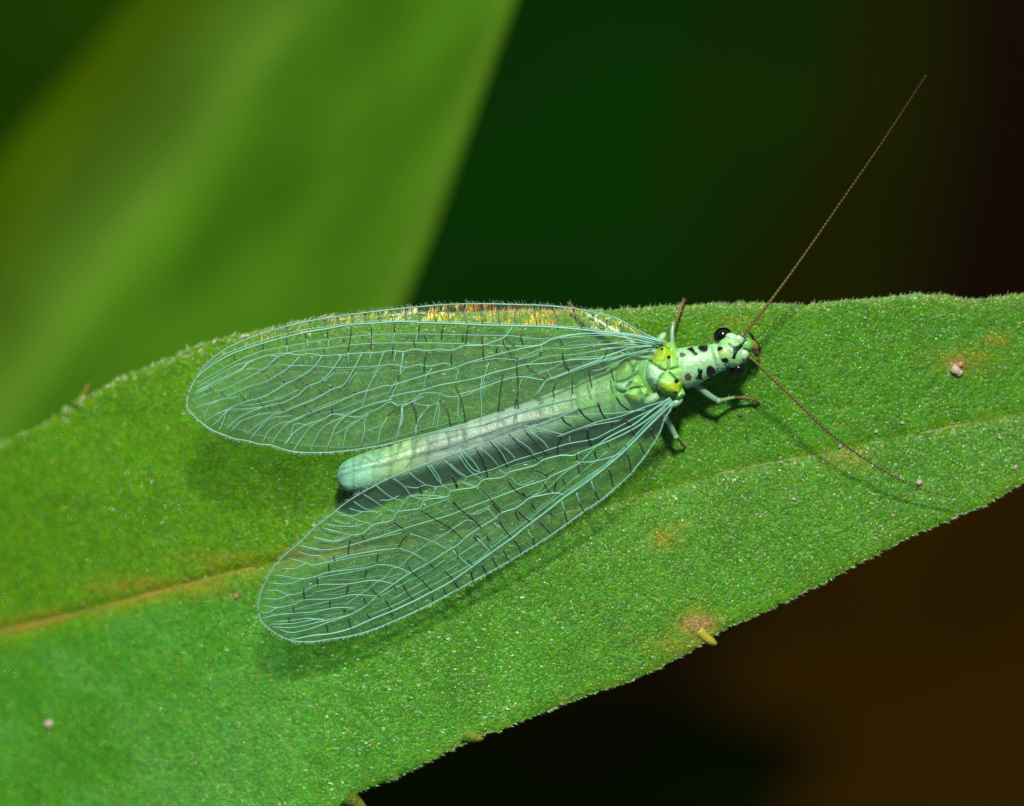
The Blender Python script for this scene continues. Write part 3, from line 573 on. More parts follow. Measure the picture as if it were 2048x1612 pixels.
UPD = [(2.1, px(RB, q_)) for q_ in [[(1130, 130), (1175, 220), (1175, 300)], [(1290, 140), (1320, 220), (1355, 290)], [(1435, 180), (1450, 240), (1505, 295)], [(1540, 220), (1540, 270), (1512, 300)], [(1640, 255), (1650, 320)],
        [(510, 265), (495, 350), (490, 405)], [(325, 265), (310, 370)], [(150, 255), (138, 330)], [(385, 460), (385, 560)], [(200, 460), (180, 610)], [(620, 410), (625, 520)], [(790, 360), (850, 420)], [(900, 340), (920, 410)], [(765, 370), (775, 410), (805, 440)],
        [(805, 440), (830, 490), (880, 520)], [(870, 530), (870, 600), (880, 700), (875, 790)], [(875, 790), (855, 885)], [(875, 790), (885, 885)], [(1540, 440), (1530, 490), (1505, 520)], [(1405, 590), (1415, 660), (1430, 730)], [(1575, 580), (1580, 630), (1595, 680)],
        [(1290, 650), (1285, 770)], [(1160, 700), (1140, 750), (1150, 805)], [(1040, 460), (1050, 490)], [(1195, 370), (1215, 410)], [(770, 635), (750, 720), (732, 910)], [(415, 720), (440, 780), (470, 870), (490, 985)], [(290, 825), (350, 890), (378, 1018)], [(85, 840), (118, 920), (122, 1000)],
        [(470, 330), (470, 380)], [(180, 330), (200, 380)], [(730, 420), (715, 470)], [(615, 340), (615, 405)]]]
UPD += [(3.0, px(RB, [(945, 560), (1010, 620), (1085, 668)])), (3.0, px(RB, [(1210, 470), (1220, 530), (1260, 605)]))]
UPD += [(1.8, px(RB, q_)) for q_ in [[(40, 140), (45, 240)], [(140, 128), (150, 240)], [(255, 115), (270, 245)], [(360, 112), (370, 252)], [(480, 107), (498, 258)], [(605, 106), (615, 260)], [(740, 108), (745, 262)], [(862, 112), (872, 264)], [(1005, 114), (1020, 272)]]]
UPD += [(1.8, px(RA, q_)) for q_ in [[(1200, 240), (1212, 295)], [(1310, 222), (1325, 275)], [(1425, 202), (1440, 268)], [(1535, 190), (1545, 258)], [(1640, 180), (1660, 258)], [(1740, 165), (1760, 255)], [(1090, 260), (1100, 310)], [(760, 345), (775, 390)], [(900, 300), (915, 350)],
        [(695, 652), (760, 697)], [(825, 690), (885, 745)], [(1000, 715), (1075, 772)], [(1180, 735), (1270, 792)], [(1360, 770), (1458, 832)], [(280, 780), (312, 822)], [(370, 820), (410, 865)], [(530, 845), (567, 890)], [(670, 880), (717, 940)], [(840, 915), (882, 977)], [(1045, 932), (1102, 985)], [(1265, 935), (1270, 998)],
        [(1580, 285), (1585, 365), (1578, 480)], [(1420, 295), (1415, 375), (1395, 495)], [(1230, 325), (1236, 395)], [(1050, 345), (1064, 395)], [(900, 380), (907, 445)], [(1770, 275), (1773, 345)], [(1975, 280), (1962, 340)], [(475, 520), (488, 570)], [(1925, 400), (1935, 460)], [(1765, 450), (1750, 520)],
        [(1910, 905), (1945, 985), (1942, 1060)], [(1790, 920), (1825, 945)], [(1820, 960), (1750, 985), (1710, 1020)], [(1810, 660), (1800, 735)], [(705, 440), (712, 480)]]]
for r, q_ in UPD: vein(fu, z_up, q_, r * .68, True, .5, taper=.85)
for q_ in [[(1590, 370), (1590, 420)], [(1240, 400), (1240, 470)], [(1065, 395), (1075, 462)], [(907, 445), (905, 505)], [(1773, 345), (1755, 430)], [(1962, 340), (1940, 430)], [(1400, 500), (1400, 605)], [(1780, 500), (1765, 590)], [(1590, 500), (1560, 600)]]: vein(fu, z_up, px(RA, q_), 1.3)
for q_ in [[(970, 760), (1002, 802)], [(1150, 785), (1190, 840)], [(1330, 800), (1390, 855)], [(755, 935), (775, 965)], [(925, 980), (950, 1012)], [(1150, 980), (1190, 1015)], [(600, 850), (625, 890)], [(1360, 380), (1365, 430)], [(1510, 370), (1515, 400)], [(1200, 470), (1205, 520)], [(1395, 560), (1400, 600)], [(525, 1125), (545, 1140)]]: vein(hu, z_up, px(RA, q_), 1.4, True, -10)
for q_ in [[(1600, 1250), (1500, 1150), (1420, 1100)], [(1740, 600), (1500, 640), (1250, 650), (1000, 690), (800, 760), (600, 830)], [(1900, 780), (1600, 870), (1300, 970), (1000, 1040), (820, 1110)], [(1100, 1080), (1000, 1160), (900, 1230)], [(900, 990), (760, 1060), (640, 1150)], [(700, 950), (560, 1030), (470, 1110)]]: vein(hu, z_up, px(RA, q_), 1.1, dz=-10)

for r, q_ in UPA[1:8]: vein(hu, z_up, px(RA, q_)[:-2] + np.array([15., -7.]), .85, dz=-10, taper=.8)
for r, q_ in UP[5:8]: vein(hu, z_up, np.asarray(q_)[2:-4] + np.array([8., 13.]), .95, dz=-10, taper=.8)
# --- lower forewing
C2, D2 = lambda q_: px(RC, q_), lambda q_: px(RD, q_)
LO = [(5.0, np.vstack([D2([(1720, 90), (1600, 205), (1500, 305), (1400, 408), (1300, 505), (1200, 590), (1100, 668), (1000, 742), (880, 822), (760, 918), (640, 1008), (560, 1068), (480, 1135), (330, 1240), (180, 1350)]), C2([(1437, 926), (1300, 1000), (1180, 1062), (1030, 1130), (880, 1190), (740, 1252), (600, 1288), (480, 1300), (330, 1330)])])),
      (2.6, D2([(1650, 130), (1500, 270), (1350, 430), (1200, 565), (1050, 685), (880, 808)])),
      (1.8, np.vstack([D2([(1330, 490), (1150, 600), (950, 740), (760, 870), (560, 1030), (330, 1200)]), C2([(1640, 770), (1400, 900), (1200, 1010), (1030, 1095), (850, 1165)])])),
      (2.4, np.vstack([D2([(1700, 70), (1640, 110), (1500, 175), (1400, 225), (1300, 280), (1200, 330), (1100, 378), (920, 410), (800, 445), (650, 495), (500, 540), (375, 590), (320, 612), (235, 635), (130, 670), (100, 710)]), C2([(1440, 240), (1340, 260), (1270, 245), (1200, 265), (1120, 255)])])),
      (4.2, D2([(1690, 60), (1560, 150), (1420, 260), (1300, 320), (1200, 375), (1130, 425), (1000, 480)])), (3.6, D2([(1700, 80), (1500, 240), (1350, 330), (1200, 400), (1080, 450), (960, 490)])),
      (3.0, np.vstack([D2([(1000, 478), (940, 505), (850, 502), (710, 540), (650, 580), (460, 630), (430, 660), (350, 680), (255, 690), (200, 745), (100, 760)]), C2([(1437, 291), (1420, 328), (1260, 352), (1220, 410), (1070, 435), (1030, 495), (900, 523), (830, 582), (740, 600), (650, 640), (540, 625), (480, 610)])])),
      (2.6, D2([(1350, 465), (1300, 490), (1220, 520), (1100, 550), (1000, 555), (960, 550)])), (2.2, D2([(1000, 560), (1070, 480), (1130, 430)])),
      (2.8, np.vstack([D2([(1000, 560), (930, 595), (800, 650), (730, 690), (600, 730), (500, 770), (300, 845), (140, 905), (0, 960)]), C2([(1320, 490), (1200, 525), (1110, 553), (930, 610), (800, 650), (650, 690), (510, 700), (380, 670)])])),
      (3.2, np.vstack([D2([(880, 810), (810, 790), (700, 810), (610, 830), (560, 870), (500, 910), (390, 945), (340, 990), (230, 1055), (110, 1140), (60, 1190)]), C2([(1430, 700), (1290, 790), (1160, 860), (1040, 940), (920, 1025), (850, 1090), (740, 1155), (590, 1205), (450, 1255), (330, 1280), (240, 1260)])])),
      (2.2, D2([(1660, 80), (1500, 130), (1300, 205), (1130, 245), (1000, 295), (900, 330), (820, 360)])), (1.7, D2([(1500, 150), (1250, 180), (1100, 185), (950, 205), (850, 200)])), (2.0, D2([(1320, 230), (1100, 270), (950, 310), (870, 345)])),
      (2.0, D2([(880, 345), (760, 315), (640, 285), (560, 272)])), (2.4, D2([(740, 700), (680, 780), (610, 830)])), (2.0, D2([(1000, 560), (860, 650), (760, 750), (620, 830)])), (1.5, D2([(650, 690), (540, 730), (470, 670)])), (1.4, D2([(1000, 650), (900, 720), (760, 850), (640, 930)])), (1.4, D2([(1210, 470), (1100, 560), (1000, 640)]))]
LO += [(1.8, D2(q_)) for q_ in [[(500, 370), (600, 440), (650, 495)], [(610, 312), (720, 400), (757, 457)], [(365, 398), (460, 480), (507, 535)], [(220, 435), (310, 510), (377, 590)], [(100, 470), (180, 550), (237, 635)], [(330, 410), (400, 490), (440, 565)], [(65, 500), (150, 620), (255, 690)], [(0, 565), (60, 620), (130, 670)], [(205, 745), (260, 800), (320, 855)], [(100, 710), (150, 735), (205, 745)], [(375, 610), (420, 640), (440, 650)], [(290, 910), (340, 965), (390, 1020)], [(310, 890), (230, 925), (150, 960)], [(120, 1000), (60, 1040), (0, 1070)], [(920, 355), (920, 405)], [(1130, 245), (1100, 270)]]]
LO += [(1.9, C2(q_)) for q_ in [[(1280, 105), (1330, 180), (1380, 240), (1450, 290)], [(1300, 105), (1360, 190), (1375, 235)], [(1510, 20), (1590, 130), (1650, 155)], [(1400, 72), (1480, 150), (1550, 190)], [(1530, 225), (1580, 240), (1630, 262)], [(1040, 200), (1110, 250), (1160, 320)], [(1150, 155), (1200, 200), (1270, 245)],
        [(920, 250), (1020, 330), (1115, 360)], [(830, 310), (900, 352), (980, 408), (1060, 438)], [(760, 360), (850, 415), (960, 437)], [(640, 428), (740, 470), (800, 497), (900, 522)], [(1340, 260), (1310, 320), (1240, 342)], [(1115, 360), (1160, 320), (1290, 318), (1420, 330)], [(1250, 345), (1220, 340), (1160, 322)], [(940, 352), (1010, 350), (1080, 320)], [(1060, 438), (1115, 365)], [(960, 445), (900, 500)],
        [(730, 410), (820, 432), (950, 430)], [(650, 455), (760, 462), (830, 430)], [(570, 560), (700, 585), (790, 602)], [(560, 520), (650, 532), (740, 537), (830, 520)], [(480, 612), (600, 642), (700, 612)], [(540, 545), (640, 570), (690, 580)], [(400, 670), (520, 690)], [(380, 715), (460, 740), (530, 740)], [(620, 490), (700, 515), (740, 515)],
        [(1430, 700), (1310, 640), (1200, 600), (1150, 587)], [(1080, 690), (1180, 725), (1290, 790)], [(1070, 690), (950, 702), (830, 722), (720, 742), (500, 805), (430, 790), (310, 760)], [(1160, 860), (1100, 835), (1020, 810), (930, 805), (850, 825), (600, 855), (500, 885), (400, 905), (280, 885), (200, 875)],
        [(1040, 940), (960, 920), (870, 915), (720, 940), (510, 945), (420, 990), (310, 1015), (230, 985), (150, 985)], [(310, 1015), (230, 1045), (120, 1040)], [(920, 1025), (800, 1015), (720, 1020), (600, 1045), (420, 1050), (330, 1085), (220, 1105), (120, 1085)], [(220, 1105), (170, 1135), (110, 1140)], [(770, 1110), (680, 1105), (600, 1110), (480, 1135), (340, 1145), (200, 1160), (110, 1185)],
        [(590, 1205), (510, 1185), (350, 1215), (170, 1222)], [(585, 1200), (450, 1180), (330, 1195), (220, 1205)], [(740, 1155), (500, 1210), (330, 1245), (190, 1240)], [(400, 905), (300, 940), (160, 930)], [(430, 790), (350, 830), (260, 830)]]]
LO += [(1.3, C2(q_)) for q_ in [[(1660, 550), (1560, 490), (1400, 590), (1310, 640), (1180, 725), (1090, 815), (1030, 830), (990, 880), (880, 960), (780, 1030), (680, 1100)], [(1100, 580), (960, 610), (830, 640)], [(930, 725), (800, 745), (700, 765), (560, 795)], [(860, 830), (720, 860), (600, 880), (480, 900)], [(710, 950), (600, 975), (470, 1000)], [(600, 1060), (480, 1085), (350, 1115)], [(1710, 410), (1620, 450), (1540, 440)],
        [(1220, 425), (1330, 375), (1430, 345)], [(1400, 770), (1250, 870), (1100, 940), (960, 1020), (880, 1062)], [(1700, 600), (1560, 700), (1400, 800)], [(1300, 905), (1150, 980), (1000, 1070)]]]
for r, q_ in LO: vein(fl, z_lo, q_, r * .57, taper=.6 if r > 2.3 else .85)
LOD = [(1.9, C2(q_)) for q_ in [[(1640, 270), (1720, 345), (1787, 420)], [(1440, 350), (1500, 410), (1590, 480), (1655, 550)], [(1235, 425), (1320, 480), (1440, 550), (1525, 625)], [(1030, 495), (1110, 552)], [(1147, 590), (1105, 630), (1075, 682)], [(742, 615), (725, 730)], [(815, 590), (840, 630)], [(590, 790), (590, 850)], [(622, 735), (630, 780)], [(505, 887), (512, 945)], [(412, 965), (420, 1045)], [(335, 1090), (347, 1142)], [(310, 1165), (312, 1212)],
        [(937, 720), (925, 785)], [(860, 830), (838, 895)], [(728, 945), (710, 1010)], [(600, 1045), (595, 1102)], [(1475, 190), (1490, 262)], [(1225, 230), (1237, 312)], [(1690, 100), (1700, 190)], [(880, 960), (950, 1035)], [(1130, 800), (1220, 900)], [(830, 1030), (855, 1082)], [(690, 1110), (707, 1142)], [(1100, 930), (1180, 1052)], [(1040, 950), (1062, 982)], [(980, 1040), (1030, 1122)], [(850, 1140), (885, 1190)], [(725, 1165), (750, 1260)], [(570, 1215), (582, 1277)],
        [(1230, 890), (1310, 987)], [(1290, 790), (1330, 830)], [(1380, 830), (1450, 900), (1500, 968)], [(1390, 965), (1410, 1012)], [(1310, 1020), (1320, 1062)], [(1210, 1085), (1220, 1115)], [(1590, 840), (1602, 935)], [(1550, 760), (1605, 812)], [(1690, 660), (1745, 717)], [(1660, 795), (1692, 862)], [(1480, 700), (1502, 760)], [(1010, 1130), (1040, 1160)], [(1610, 590), (1650, 620)]]]
LOD += [(2.1, D2(q_)) for q_ in [[(570, 308), (650, 400), (740, 497)], [(455, 340), (560, 450), (690, 552)], [(305, 395), (380, 480), (440, 592)], [(190, 440), (260, 560), (290, 667)], [(20, 650), (55, 755)], [(1110, 460), (1127, 527)], [(875, 345), (830, 410), (825, 500)], [(1235, 245), (1252, 272)], [(1210, 405), (1220, 440)], [(970, 480), (975, 535)], [(625, 600), (735, 655), (735, 682)], [(735, 652), (825, 597)], [(860, 670), (885, 732)], [(820, 690), (805, 782)], [(715, 700), (770, 792)], [(985, 580), (997, 642)], [(1385, 300), (1422, 352)],
        [(440, 690), (500, 770), (600, 830)], [(550, 775), (580, 815)], [(320, 860), (390, 945)], [(620, 850), (655, 920)], [(500, 920), (530, 1002)], [(510, 920), (560, 970), (625, 1022)], [(30, 850), (75, 920)], [(110, 935), (180, 1000), (240, 1055)], [(370, 990), (410, 1060), (470, 1135)], [(180, 1120), (210, 1160)], [(280, 1110), (305, 1165)],
        [(1540, 290), (1575, 377)], [(1450, 390), (1497, 492)], [(1352, 480), (1380, 550), (1390, 637)], [(1210, 600), (1235, 660), (1252, 742)], [(1110, 770), (1147, 847)], [(1000, 860), (1027, 932)], [(880, 920), (902, 1018)], [(760, 930), (797, 972)], [(680, 1000), (730, 1060), (772, 1105)], [(635, 1130), (652, 1190)], [(480, 1140), (525, 1200), (547, 1255)], [(400, 1210), (460, 1312)], [(240, 1330), (282, 1412)], [(160, 1370), (182, 1482)], [(30, 1470), (72, 1525)], [(320, 1270), (365, 1365)], [(1620, 235), (1645, 245)], [(1340, 420), (1360, 440)]]]
LOD += [(3.0, D2(q_)) for q_ in [[(855, 200), (880, 245), (930, 277)], [(985, 135), (1030, 200), (1095, 243)], [(1135, 95), (1160, 170), (1195, 222)], [(1275, 50), (1310, 110), (1378, 157)], [(1055, 290), (1060, 360), (1087, 432)], [(1300, 220), (1350, 240), (1392, 272)]]]
for r, q_ in LOD: vein(fl, z_lo, q_, r * .68, True, .5, taper=.85)
for q_ in [[(1085, 700), (1112, 775)], [(970, 790), (1003, 865)], [(860, 860), (882, 925)], [(600, 1090), (638, 1135)], [(20, 1230), (100, 1310), (180, 1370)], [(340, 1020), (390, 1060)], [(210, 1140), (270, 1200), (320, 1240)]]: vein(fl, z_lo, D2(q_), 1.5)
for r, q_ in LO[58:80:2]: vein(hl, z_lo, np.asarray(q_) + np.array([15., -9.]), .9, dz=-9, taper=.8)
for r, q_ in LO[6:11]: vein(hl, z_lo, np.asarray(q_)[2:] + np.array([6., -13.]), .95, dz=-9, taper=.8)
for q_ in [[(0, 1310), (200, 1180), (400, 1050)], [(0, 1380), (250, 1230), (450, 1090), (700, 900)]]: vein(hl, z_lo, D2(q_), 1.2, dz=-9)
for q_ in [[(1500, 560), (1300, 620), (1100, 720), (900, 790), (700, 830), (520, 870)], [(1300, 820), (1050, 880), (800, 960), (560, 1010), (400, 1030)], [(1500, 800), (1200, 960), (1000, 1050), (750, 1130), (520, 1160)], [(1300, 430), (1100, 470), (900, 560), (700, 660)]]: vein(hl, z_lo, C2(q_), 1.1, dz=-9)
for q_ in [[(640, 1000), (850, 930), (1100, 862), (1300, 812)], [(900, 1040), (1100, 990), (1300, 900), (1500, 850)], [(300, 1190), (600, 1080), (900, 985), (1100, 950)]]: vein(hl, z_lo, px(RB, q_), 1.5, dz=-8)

# fine hair fringes on the wings (countless)
def wing_fringe(wing, pl, zf, n_, ang, sp, ln):
    i = np.sort(rng.uniform(0, len(pl) - 1.001, n_)); k = i.astype(int); fr = (i - k)[:, None]; xy = pl[k] * (1 - fr) + pl[k + 1] * fr
    v, f = hairs(xy, rng.uniform(*ln, n_), rng.uniform(.2, .35, n_), rng.normal(ang, sp, n_), rng.uniform(0, .8, n_), zf(xy[:, 0], xy[:, 1]), .3)
    o = make('hair_fringe', v, f, M['wing_hair'], wing); o['kind'] = 'stuff'
wing_fringe(fu, resample(up_cost, 400), z_up, 420, math.radians(-130), .3, (5, 14))
wing_fringe(fu, resample(up_hind[4:], 300), z_up, 420, math.radians(120), .4, (5, 12))
wing_fringe(fl, resample(lo_cost, 400), z_lo, 600, math.radians(110), .3, (5, 12))
wing_fringe(fl, resample(lo_hind[5:], 300), z_lo, 450, math.radians(-140), .4, (5, 12))

# ------------------------------------------------------------------ body: one mesh
BZ = Coll()
G_ = lambda q_: px((1180, 640, 8.06), q_); Z_ = lambda q_: px((1200, 580, 5.036), q_); H_ = lambda q_: px((1380, 620, 10.075), q_)
PALE, GREEN, YEL, BLK, BRN = np.array((.185, .35, .18)), np.array((.12, .31, .065)), np.array((.155, .245, .006)), np.array((.004, .004, .004)), np.array((.06, .05, .015))
def paint(c, x, y, m, rgb, a=1.): c[m] = c[m] * (1 - a) + np.asarray(rgb) * a
def spot(c, v, zc, cxy, rx, ry, rgb, ang=0):
    a = math.radians(ang); dx, dy = v[:, 0] - cxy[0], v[:, 1] - cxy[1]; u, w_ = dx * math.cos(a) + dy * math.sin(a), -dx * math.sin(a) + dy * math.cos(a)
    wob = 1 + .07 * np.sin(3 * np.arctan2(w_, u) + cxy[0])
    paint(c, v[:, 0], v[:, 1], (np.hypot(u / rx, w_ / ry) < wob) & (v[:, 2] > zc), rgb)
# abdomen: ringed, tapering to a blunt tip
st_ = [(1262, 775, 62, 40, 36), (1230, 788, 57, 50, 40), (1160, 812, 52, 47, 38), (1060, 845, 48, 42, 36), (960, 875, 45, 39, 34), (880, 899, 43, 37, 33), (800, 923, 41, 37, 32), (745, 939, 40, 37, 31), (715, 948, 39, 35, 29), (696, 954, 39, 31, 25), (685, 957, 39, 25, 19), (678, 959, 39, 15, 11), (675, 960, 39, 6, 4)]
v, f = loft(st_, 14, 48)
ax = (1262 - v[:, 0]); seg = (ax / 74.) % 1; ctr = np.interp(v[:, 0], [s[0] for s in st_[::-1]], [s[1] for s in st_[::-1]])
k = 1 - (.085 * np.exp(-((seg - .5) / .06) ** 2) + .02 * seg) * sstep(715, 770, v[:, 0]); v[:, 1] = ctr + (v[:, 1] - ctr) * k; v[:, 2] = 44 + (v[:, 2] - 44) * k
tip = sstep(820, 720, v[:, 0]); c = lerp3((.25, .33, .26), (.15, .35, .22), tip); g_ = sstep(1020, 1180, v[:, 0])[:, None]; c = c * (1 - g_) + np.array((.14, .30, .10)) * g_; mid_ = np.exp(-((v[:, 0] - 800) / 50) ** 2)[:, None]; c = c * (1 - .5 * mid_) + np.array((.16, .38, .05)) * .5 * mid_
stripe = np.exp(-((v[:, 1] - ctr + 6) / 12) ** 2) * sstep(830, 850, v[:, 0]) * sstep(1150, 1050, v[:, 0]); c = c * (1 - .45 * stripe[:, None]) + np.array((.11, .14, .12)) * .45 * stripe[:, None]
c = c * (.85 + .3 * vnoise(v[:, 0] + 99, v[:, 1] * 3 + 99, 16, 81))[:, None]; c *= (1 - .3 * np.exp(-((seg - .5) / .04) ** 2))[:, None]; c *= (1.08 - .2 * seg)[:, None]
BZ.add(v, f, c)
# metathorax and mesothorax core
v, f = loft([(1215, 795, 56, 30, 32), (1235, 785, 56, 50, 40), (1270, 765, 58, 56, 40), (1292, 754, 62, 58, 46), (1315, 744, 66, 58, 46), (1340, 738, 68, 56, 46), (1357, 736, 70, 44, 40), (1366, 735, 72, 20, 22)], 8, 56); c = np.tile(GREEN, (len(v), 1)) * (.9 + .25 * vnoise(v[:, 0], v[:, 1], 9, 82))[:, None]; BZ.add(v, f, c)
def plates(outline, z0, top, soft, sutures, patches, base, spots, seed):
    """a closed shield: domed inside its outline, grooved along the sutures"""
    ol = G_(outline); lo, hi = ol.min(0) - 2, ol.max(0) + 2; st2 = 1.15
    gx2, gy2 = np.meshgrid(np.arange(lo[0], hi[0], st2), np.arange(lo[1], hi[1], st2), indexing='ij'); sh = gx2.shape; x, y = gx2.ravel(), gy2.ravel()
    ins = inpoly(x, y, ol); dd = segdist(x, y, np.vstack([ol, ol[:1]])); dd = np.where(ins, dd, 0)
    ds = np.full(len(x), 99.)
    for q_ in sutures: ds = np.minimum(ds, segdist(x, y, cr(G_(q_), 4)))
    t = np.minimum(1, dd / soft); z = z0 + (top - z0) * np.sqrt(np.maximum(0, 1 - (1 - t) ** 2)) - 6.5 * np.exp(-(ds / 2.4) ** 2) - 5 * np.exp(-ds / 9.) * (dd > 3)
    z += 1.2 * (vnoise(x, y, 6, seed) - .5)
    c = np.tile(np.asarray(base, float), (len(x), 1))
    for pl, rgb, w_ in patches:
        q_ = G_(pl); dm = segdist(x, y, np.vstack([q_, q_[:1]])); dm = np.where(inpoly(x, y, q_), dm, -dm); a = sstep(-w_, w_, dm)[:, None]; c = c * (1 - a) + np.asarray(rgb) * a
    c = c * (.85 + .3 * vnoise(x + 50, y + 50, 7, seed + 1))[:, None]; c = c * (1 - .55 * np.exp(-(ds / 1.3) ** 2))[:, None]
    for q_, rx, ry in spots: c[np.hypot((x - G_([q_])[0][0]) / rx, (y - G_([q_])[0][1]) / ry) < 1] = BLK
    keep = dd > 0; idm = -np.ones(len(x), int); idm[keep] = np.arange(keep.sum()); idg = idm.reshape(sh); nk = keep.sum()
    Q = np.stack([idg[:-1, :-1], idg[1:, :-1], idg[1:, 1:], idg[:-1, 1:]], -1).reshape(-1, 4); Q = Q[(Q >= 0).all(1)]
    edges = {}
    for q_ in Q:
        for k_ in range(4): e_ = (q_[k_], q_[(k_ + 1) % 4]); edges[e_] = 1
    rimf = [(b_, a_, a_ + nk, b_ + nk) for (a_, b_) in edges if (b_, a_) not in edges]
    top_ = np.column_stack([x, y, z])[keep]; bot = top_.copy(); bot[:, 2] = z0 - 12
    F_ = [tuple(q_) for q_ in Q] + [tuple(q_[::-1] + nk) for q_ in Q] + rimf
    BZ.add(np.vstack([top_, bot]), [f_[::-1] for f_ in F_], np.vstack([c[keep], c[keep]]))
plates([(870, 840), (885, 720), (985, 590), (1080, 440), (1140, 335), (1230, 325), (1310, 420), (1395, 540), (1465, 680), (1510, 850), (1512, 960), (1495, 1080), (1545, 1200), (1455, 1310), (1350, 1275), (1200, 1250), (1080, 1160), (975, 1085), (885, 960)], 84, 136, 24,
       [[(985, 690), (1060, 740), (1150, 800), (1220, 820)], [(1220, 820), (1340, 790), (1470, 755)], [(1220, 820), (1120, 960), (1060, 1130)], [(1275, 600), (1270, 720), (1255, 805)], [(1260, 840), (1340, 920), (1420, 1000)], [(1090, 440), (1190, 425), (1290, 470)], [(1100, 1150), (1250, 1235), (1400, 1215), (1490, 1090)]],
       [([(1095, 440), (1190, 410), (1310, 490), (1380, 590), (1280, 640), (1130, 690), (1040, 715), (1000, 620)], YEL * 1.35, 5), ([(1120, 1020), (1340, 1005), (1500, 980), (1490, 1080), (1400, 1210), (1250, 1230), (1110, 1130)], YEL * 1.3, 5), ([(1120, 430), (1180, 330), (1240, 350), (1220, 420)], YEL * .7, 2), ([(880, 850), (900, 730), (1000, 700), (1150, 810), (1205, 830), (1120, 960), (1060, 1110), (930, 1010)], PALE * 1.3, 2)], np.array((.17, .40, .085)),
       [((1160, 465), 3.1, 2.8), ((1270, 600), 3.9, 3.5), ((975, 650), 4.4, 3.2), ((1395, 990), 4.3, 4.3), ((1100, 1120), 5, 4.4), ((1380, 1165), 3.5, 3.2), ((1425, 630), 2, 6), ((1497, 900), 2.2, 6)], 83)
plates([(375, 960), (415, 830), (500, 650), (580, 590), (780, 550), (890, 640), (880, 840), (850, 900), (900, 1000), (1000, 1100), (1030, 1250), (950, 1320), (830, 1410), (650, 1360), (500, 1240), (390, 1150), (340, 1050)], 70, 111, 18,
       [[(400, 1015), (560, 985), (690, 915), (860, 840)], [(690, 915), (690, 800), (635, 700), (630, 600)], [(650, 1010), (600, 1110)], [(500, 1190), (650, 1120), (800, 1090), (980, 1100)], [(800, 1100), (815, 1240), (830, 1390)], [(930, 1120), (950, 1300)], [(740, 580), (760, 700), (690, 800)]],
       [([(480, 700), (580, 610), (620, 640), (600, 780), (500, 830)], YEL * .8, 6), ([(530, 1220), (780, 1160), (815, 1390), (650, 1340)], YEL * .9, 3), ([(740, 590), (850, 640), (800, 730)], YEL * .75, 2), ([(840, 1190), (1000, 1190), (960, 1300)], YEL * .5, 2), ([(440, 1000), (640, 1000), (600, 1120), (460, 1120)], PALE * 1.15, 3), ([(690, 900), (830, 870), (800, 1080), (640, 1090)], np.array((.17, .38, .06)), 4)], np.array((.15, .37, .08)), [((700, 805), 1.8, 2.2), ((575, 640), 3, 2)], 93)
for q_, r in (((1150, 300), 10), ((990, 480), 13), ((1000, 1280), 12), ((1380, 1330), 11)):                     # wing hinges
    a = G_([q_])[0]; v, f = ellipsoid((a[0], a[1], 96), (r * 1.5, r * .8, 12), -55 if q_[1] < 700 else -30, 20, 14); BZ.add(v, f, PALE * .9)
# pronotum
v, f = loft([(1352, 741, 78, 20, 20), (1358, 739, 79, 38, 33), (1372, 735, 80, 41, 36), (1395, 728, 81, 37, 35), (1418, 721, 83, 32, 32), (1430, 717, 85, 30, 31), (1436, 715, 86, 29, 31), (1442, 713, 86, 28, 30), (1447, 711, 86, 20, 22), (1450, 710, 86, 8, 10)], 14, 96)
ringx = (v[:, 0] - 1434) * .96 - (v[:, 1] - 716) * .28; kk = 1 + .07 * np.exp(-(ringx / 4) ** 2) - .06 * np.exp(-((ringx + 8) / 3) ** 2)
v[:, 2] = 84 + (v[:, 2] - 84) * kk; c = lerp3(GREEN * 1.05, PALE, np.full(len(v), .75)) * (.85 + .3 * vnoise(v[:, 0] + 10, v[:, 1] + 10, 5, 84))[:, None]
zs = 72
spot(c, v, zs, Z_([(1040, 576)])[0], 9.8, 9.8, BLK); spot(c, v, zs, Z_([(1115, 822)])[0], 9.4, 11.5, BLK)
paint(c, 0, 0, inpoly(v[:, 0], v[:, 1], Z_([(868, 592), (930, 570), (962, 620), (988, 642), (965, 675), (930, 632)])) & (v[:, 2] > zs), BLK)
paint(c, 0, 0, inpoly(v[:, 0], v[:, 1], Z_([(985, 782), (1012, 800), (1040, 805), (1030, 850), (1028, 905), (960, 900), (985, 850)])) & (v[:, 2] > zs), BLK)
spot(c, v, zs, Z_([(830, 655)])[0], 6, 5, BRN); spot(c, v, zs, Z_([(888, 878)])[0], 7, 8, BRN * .8); spot(c, v, 70, Z_([(1190, 850)])[0], 4, 2.5, BLK)
BZ.add(v, f, c)
# head
ha = -20
v, f = ellipsoid((1463, 703, 92), (29, 33, 31), ha, 96, 72); hc = lerp3(PALE * 1.05, GREEN * 1.1, vnoise(v[:, 0] + 10, v[:, 1] + 10, 14, 85)) * 1.05
hb1 = H_([(745, 660), (830, 675), (900, 728), (960, 718), (1020, 678), (1080, 605), (1090, 555), (1165, 595), (1130, 625), (1095, 655), (1065, 745), (1015, 795), (965, 835), (935, 905), (905, 1005), (835, 975), (878, 870), (868, 785), (800, 735)])
hb2 = H_([(1075, 760), (1140, 785), (1215, 865), (1225, 910), (1155, 865), (1070, 815)])
def head_marks(v, c, z0):
    for pl in (hb1, hb2): paint(c, 0, 0, inpoly(v[:, 0], v[:, 1], pl) & (v[:, 2] > z0), BLK)
    for q_, rx, ry, an in (((600, 780), 6.2, 4.4, -20), ((705, 1012), 8, 4.6, 0), ((495, 598), 4.4, 5.6, 0), ((755, 1228), 4.4, 5.2, -20)): spot(c, v, z0 - 20, H_([q_])[0], rx, ry, BLK, an)
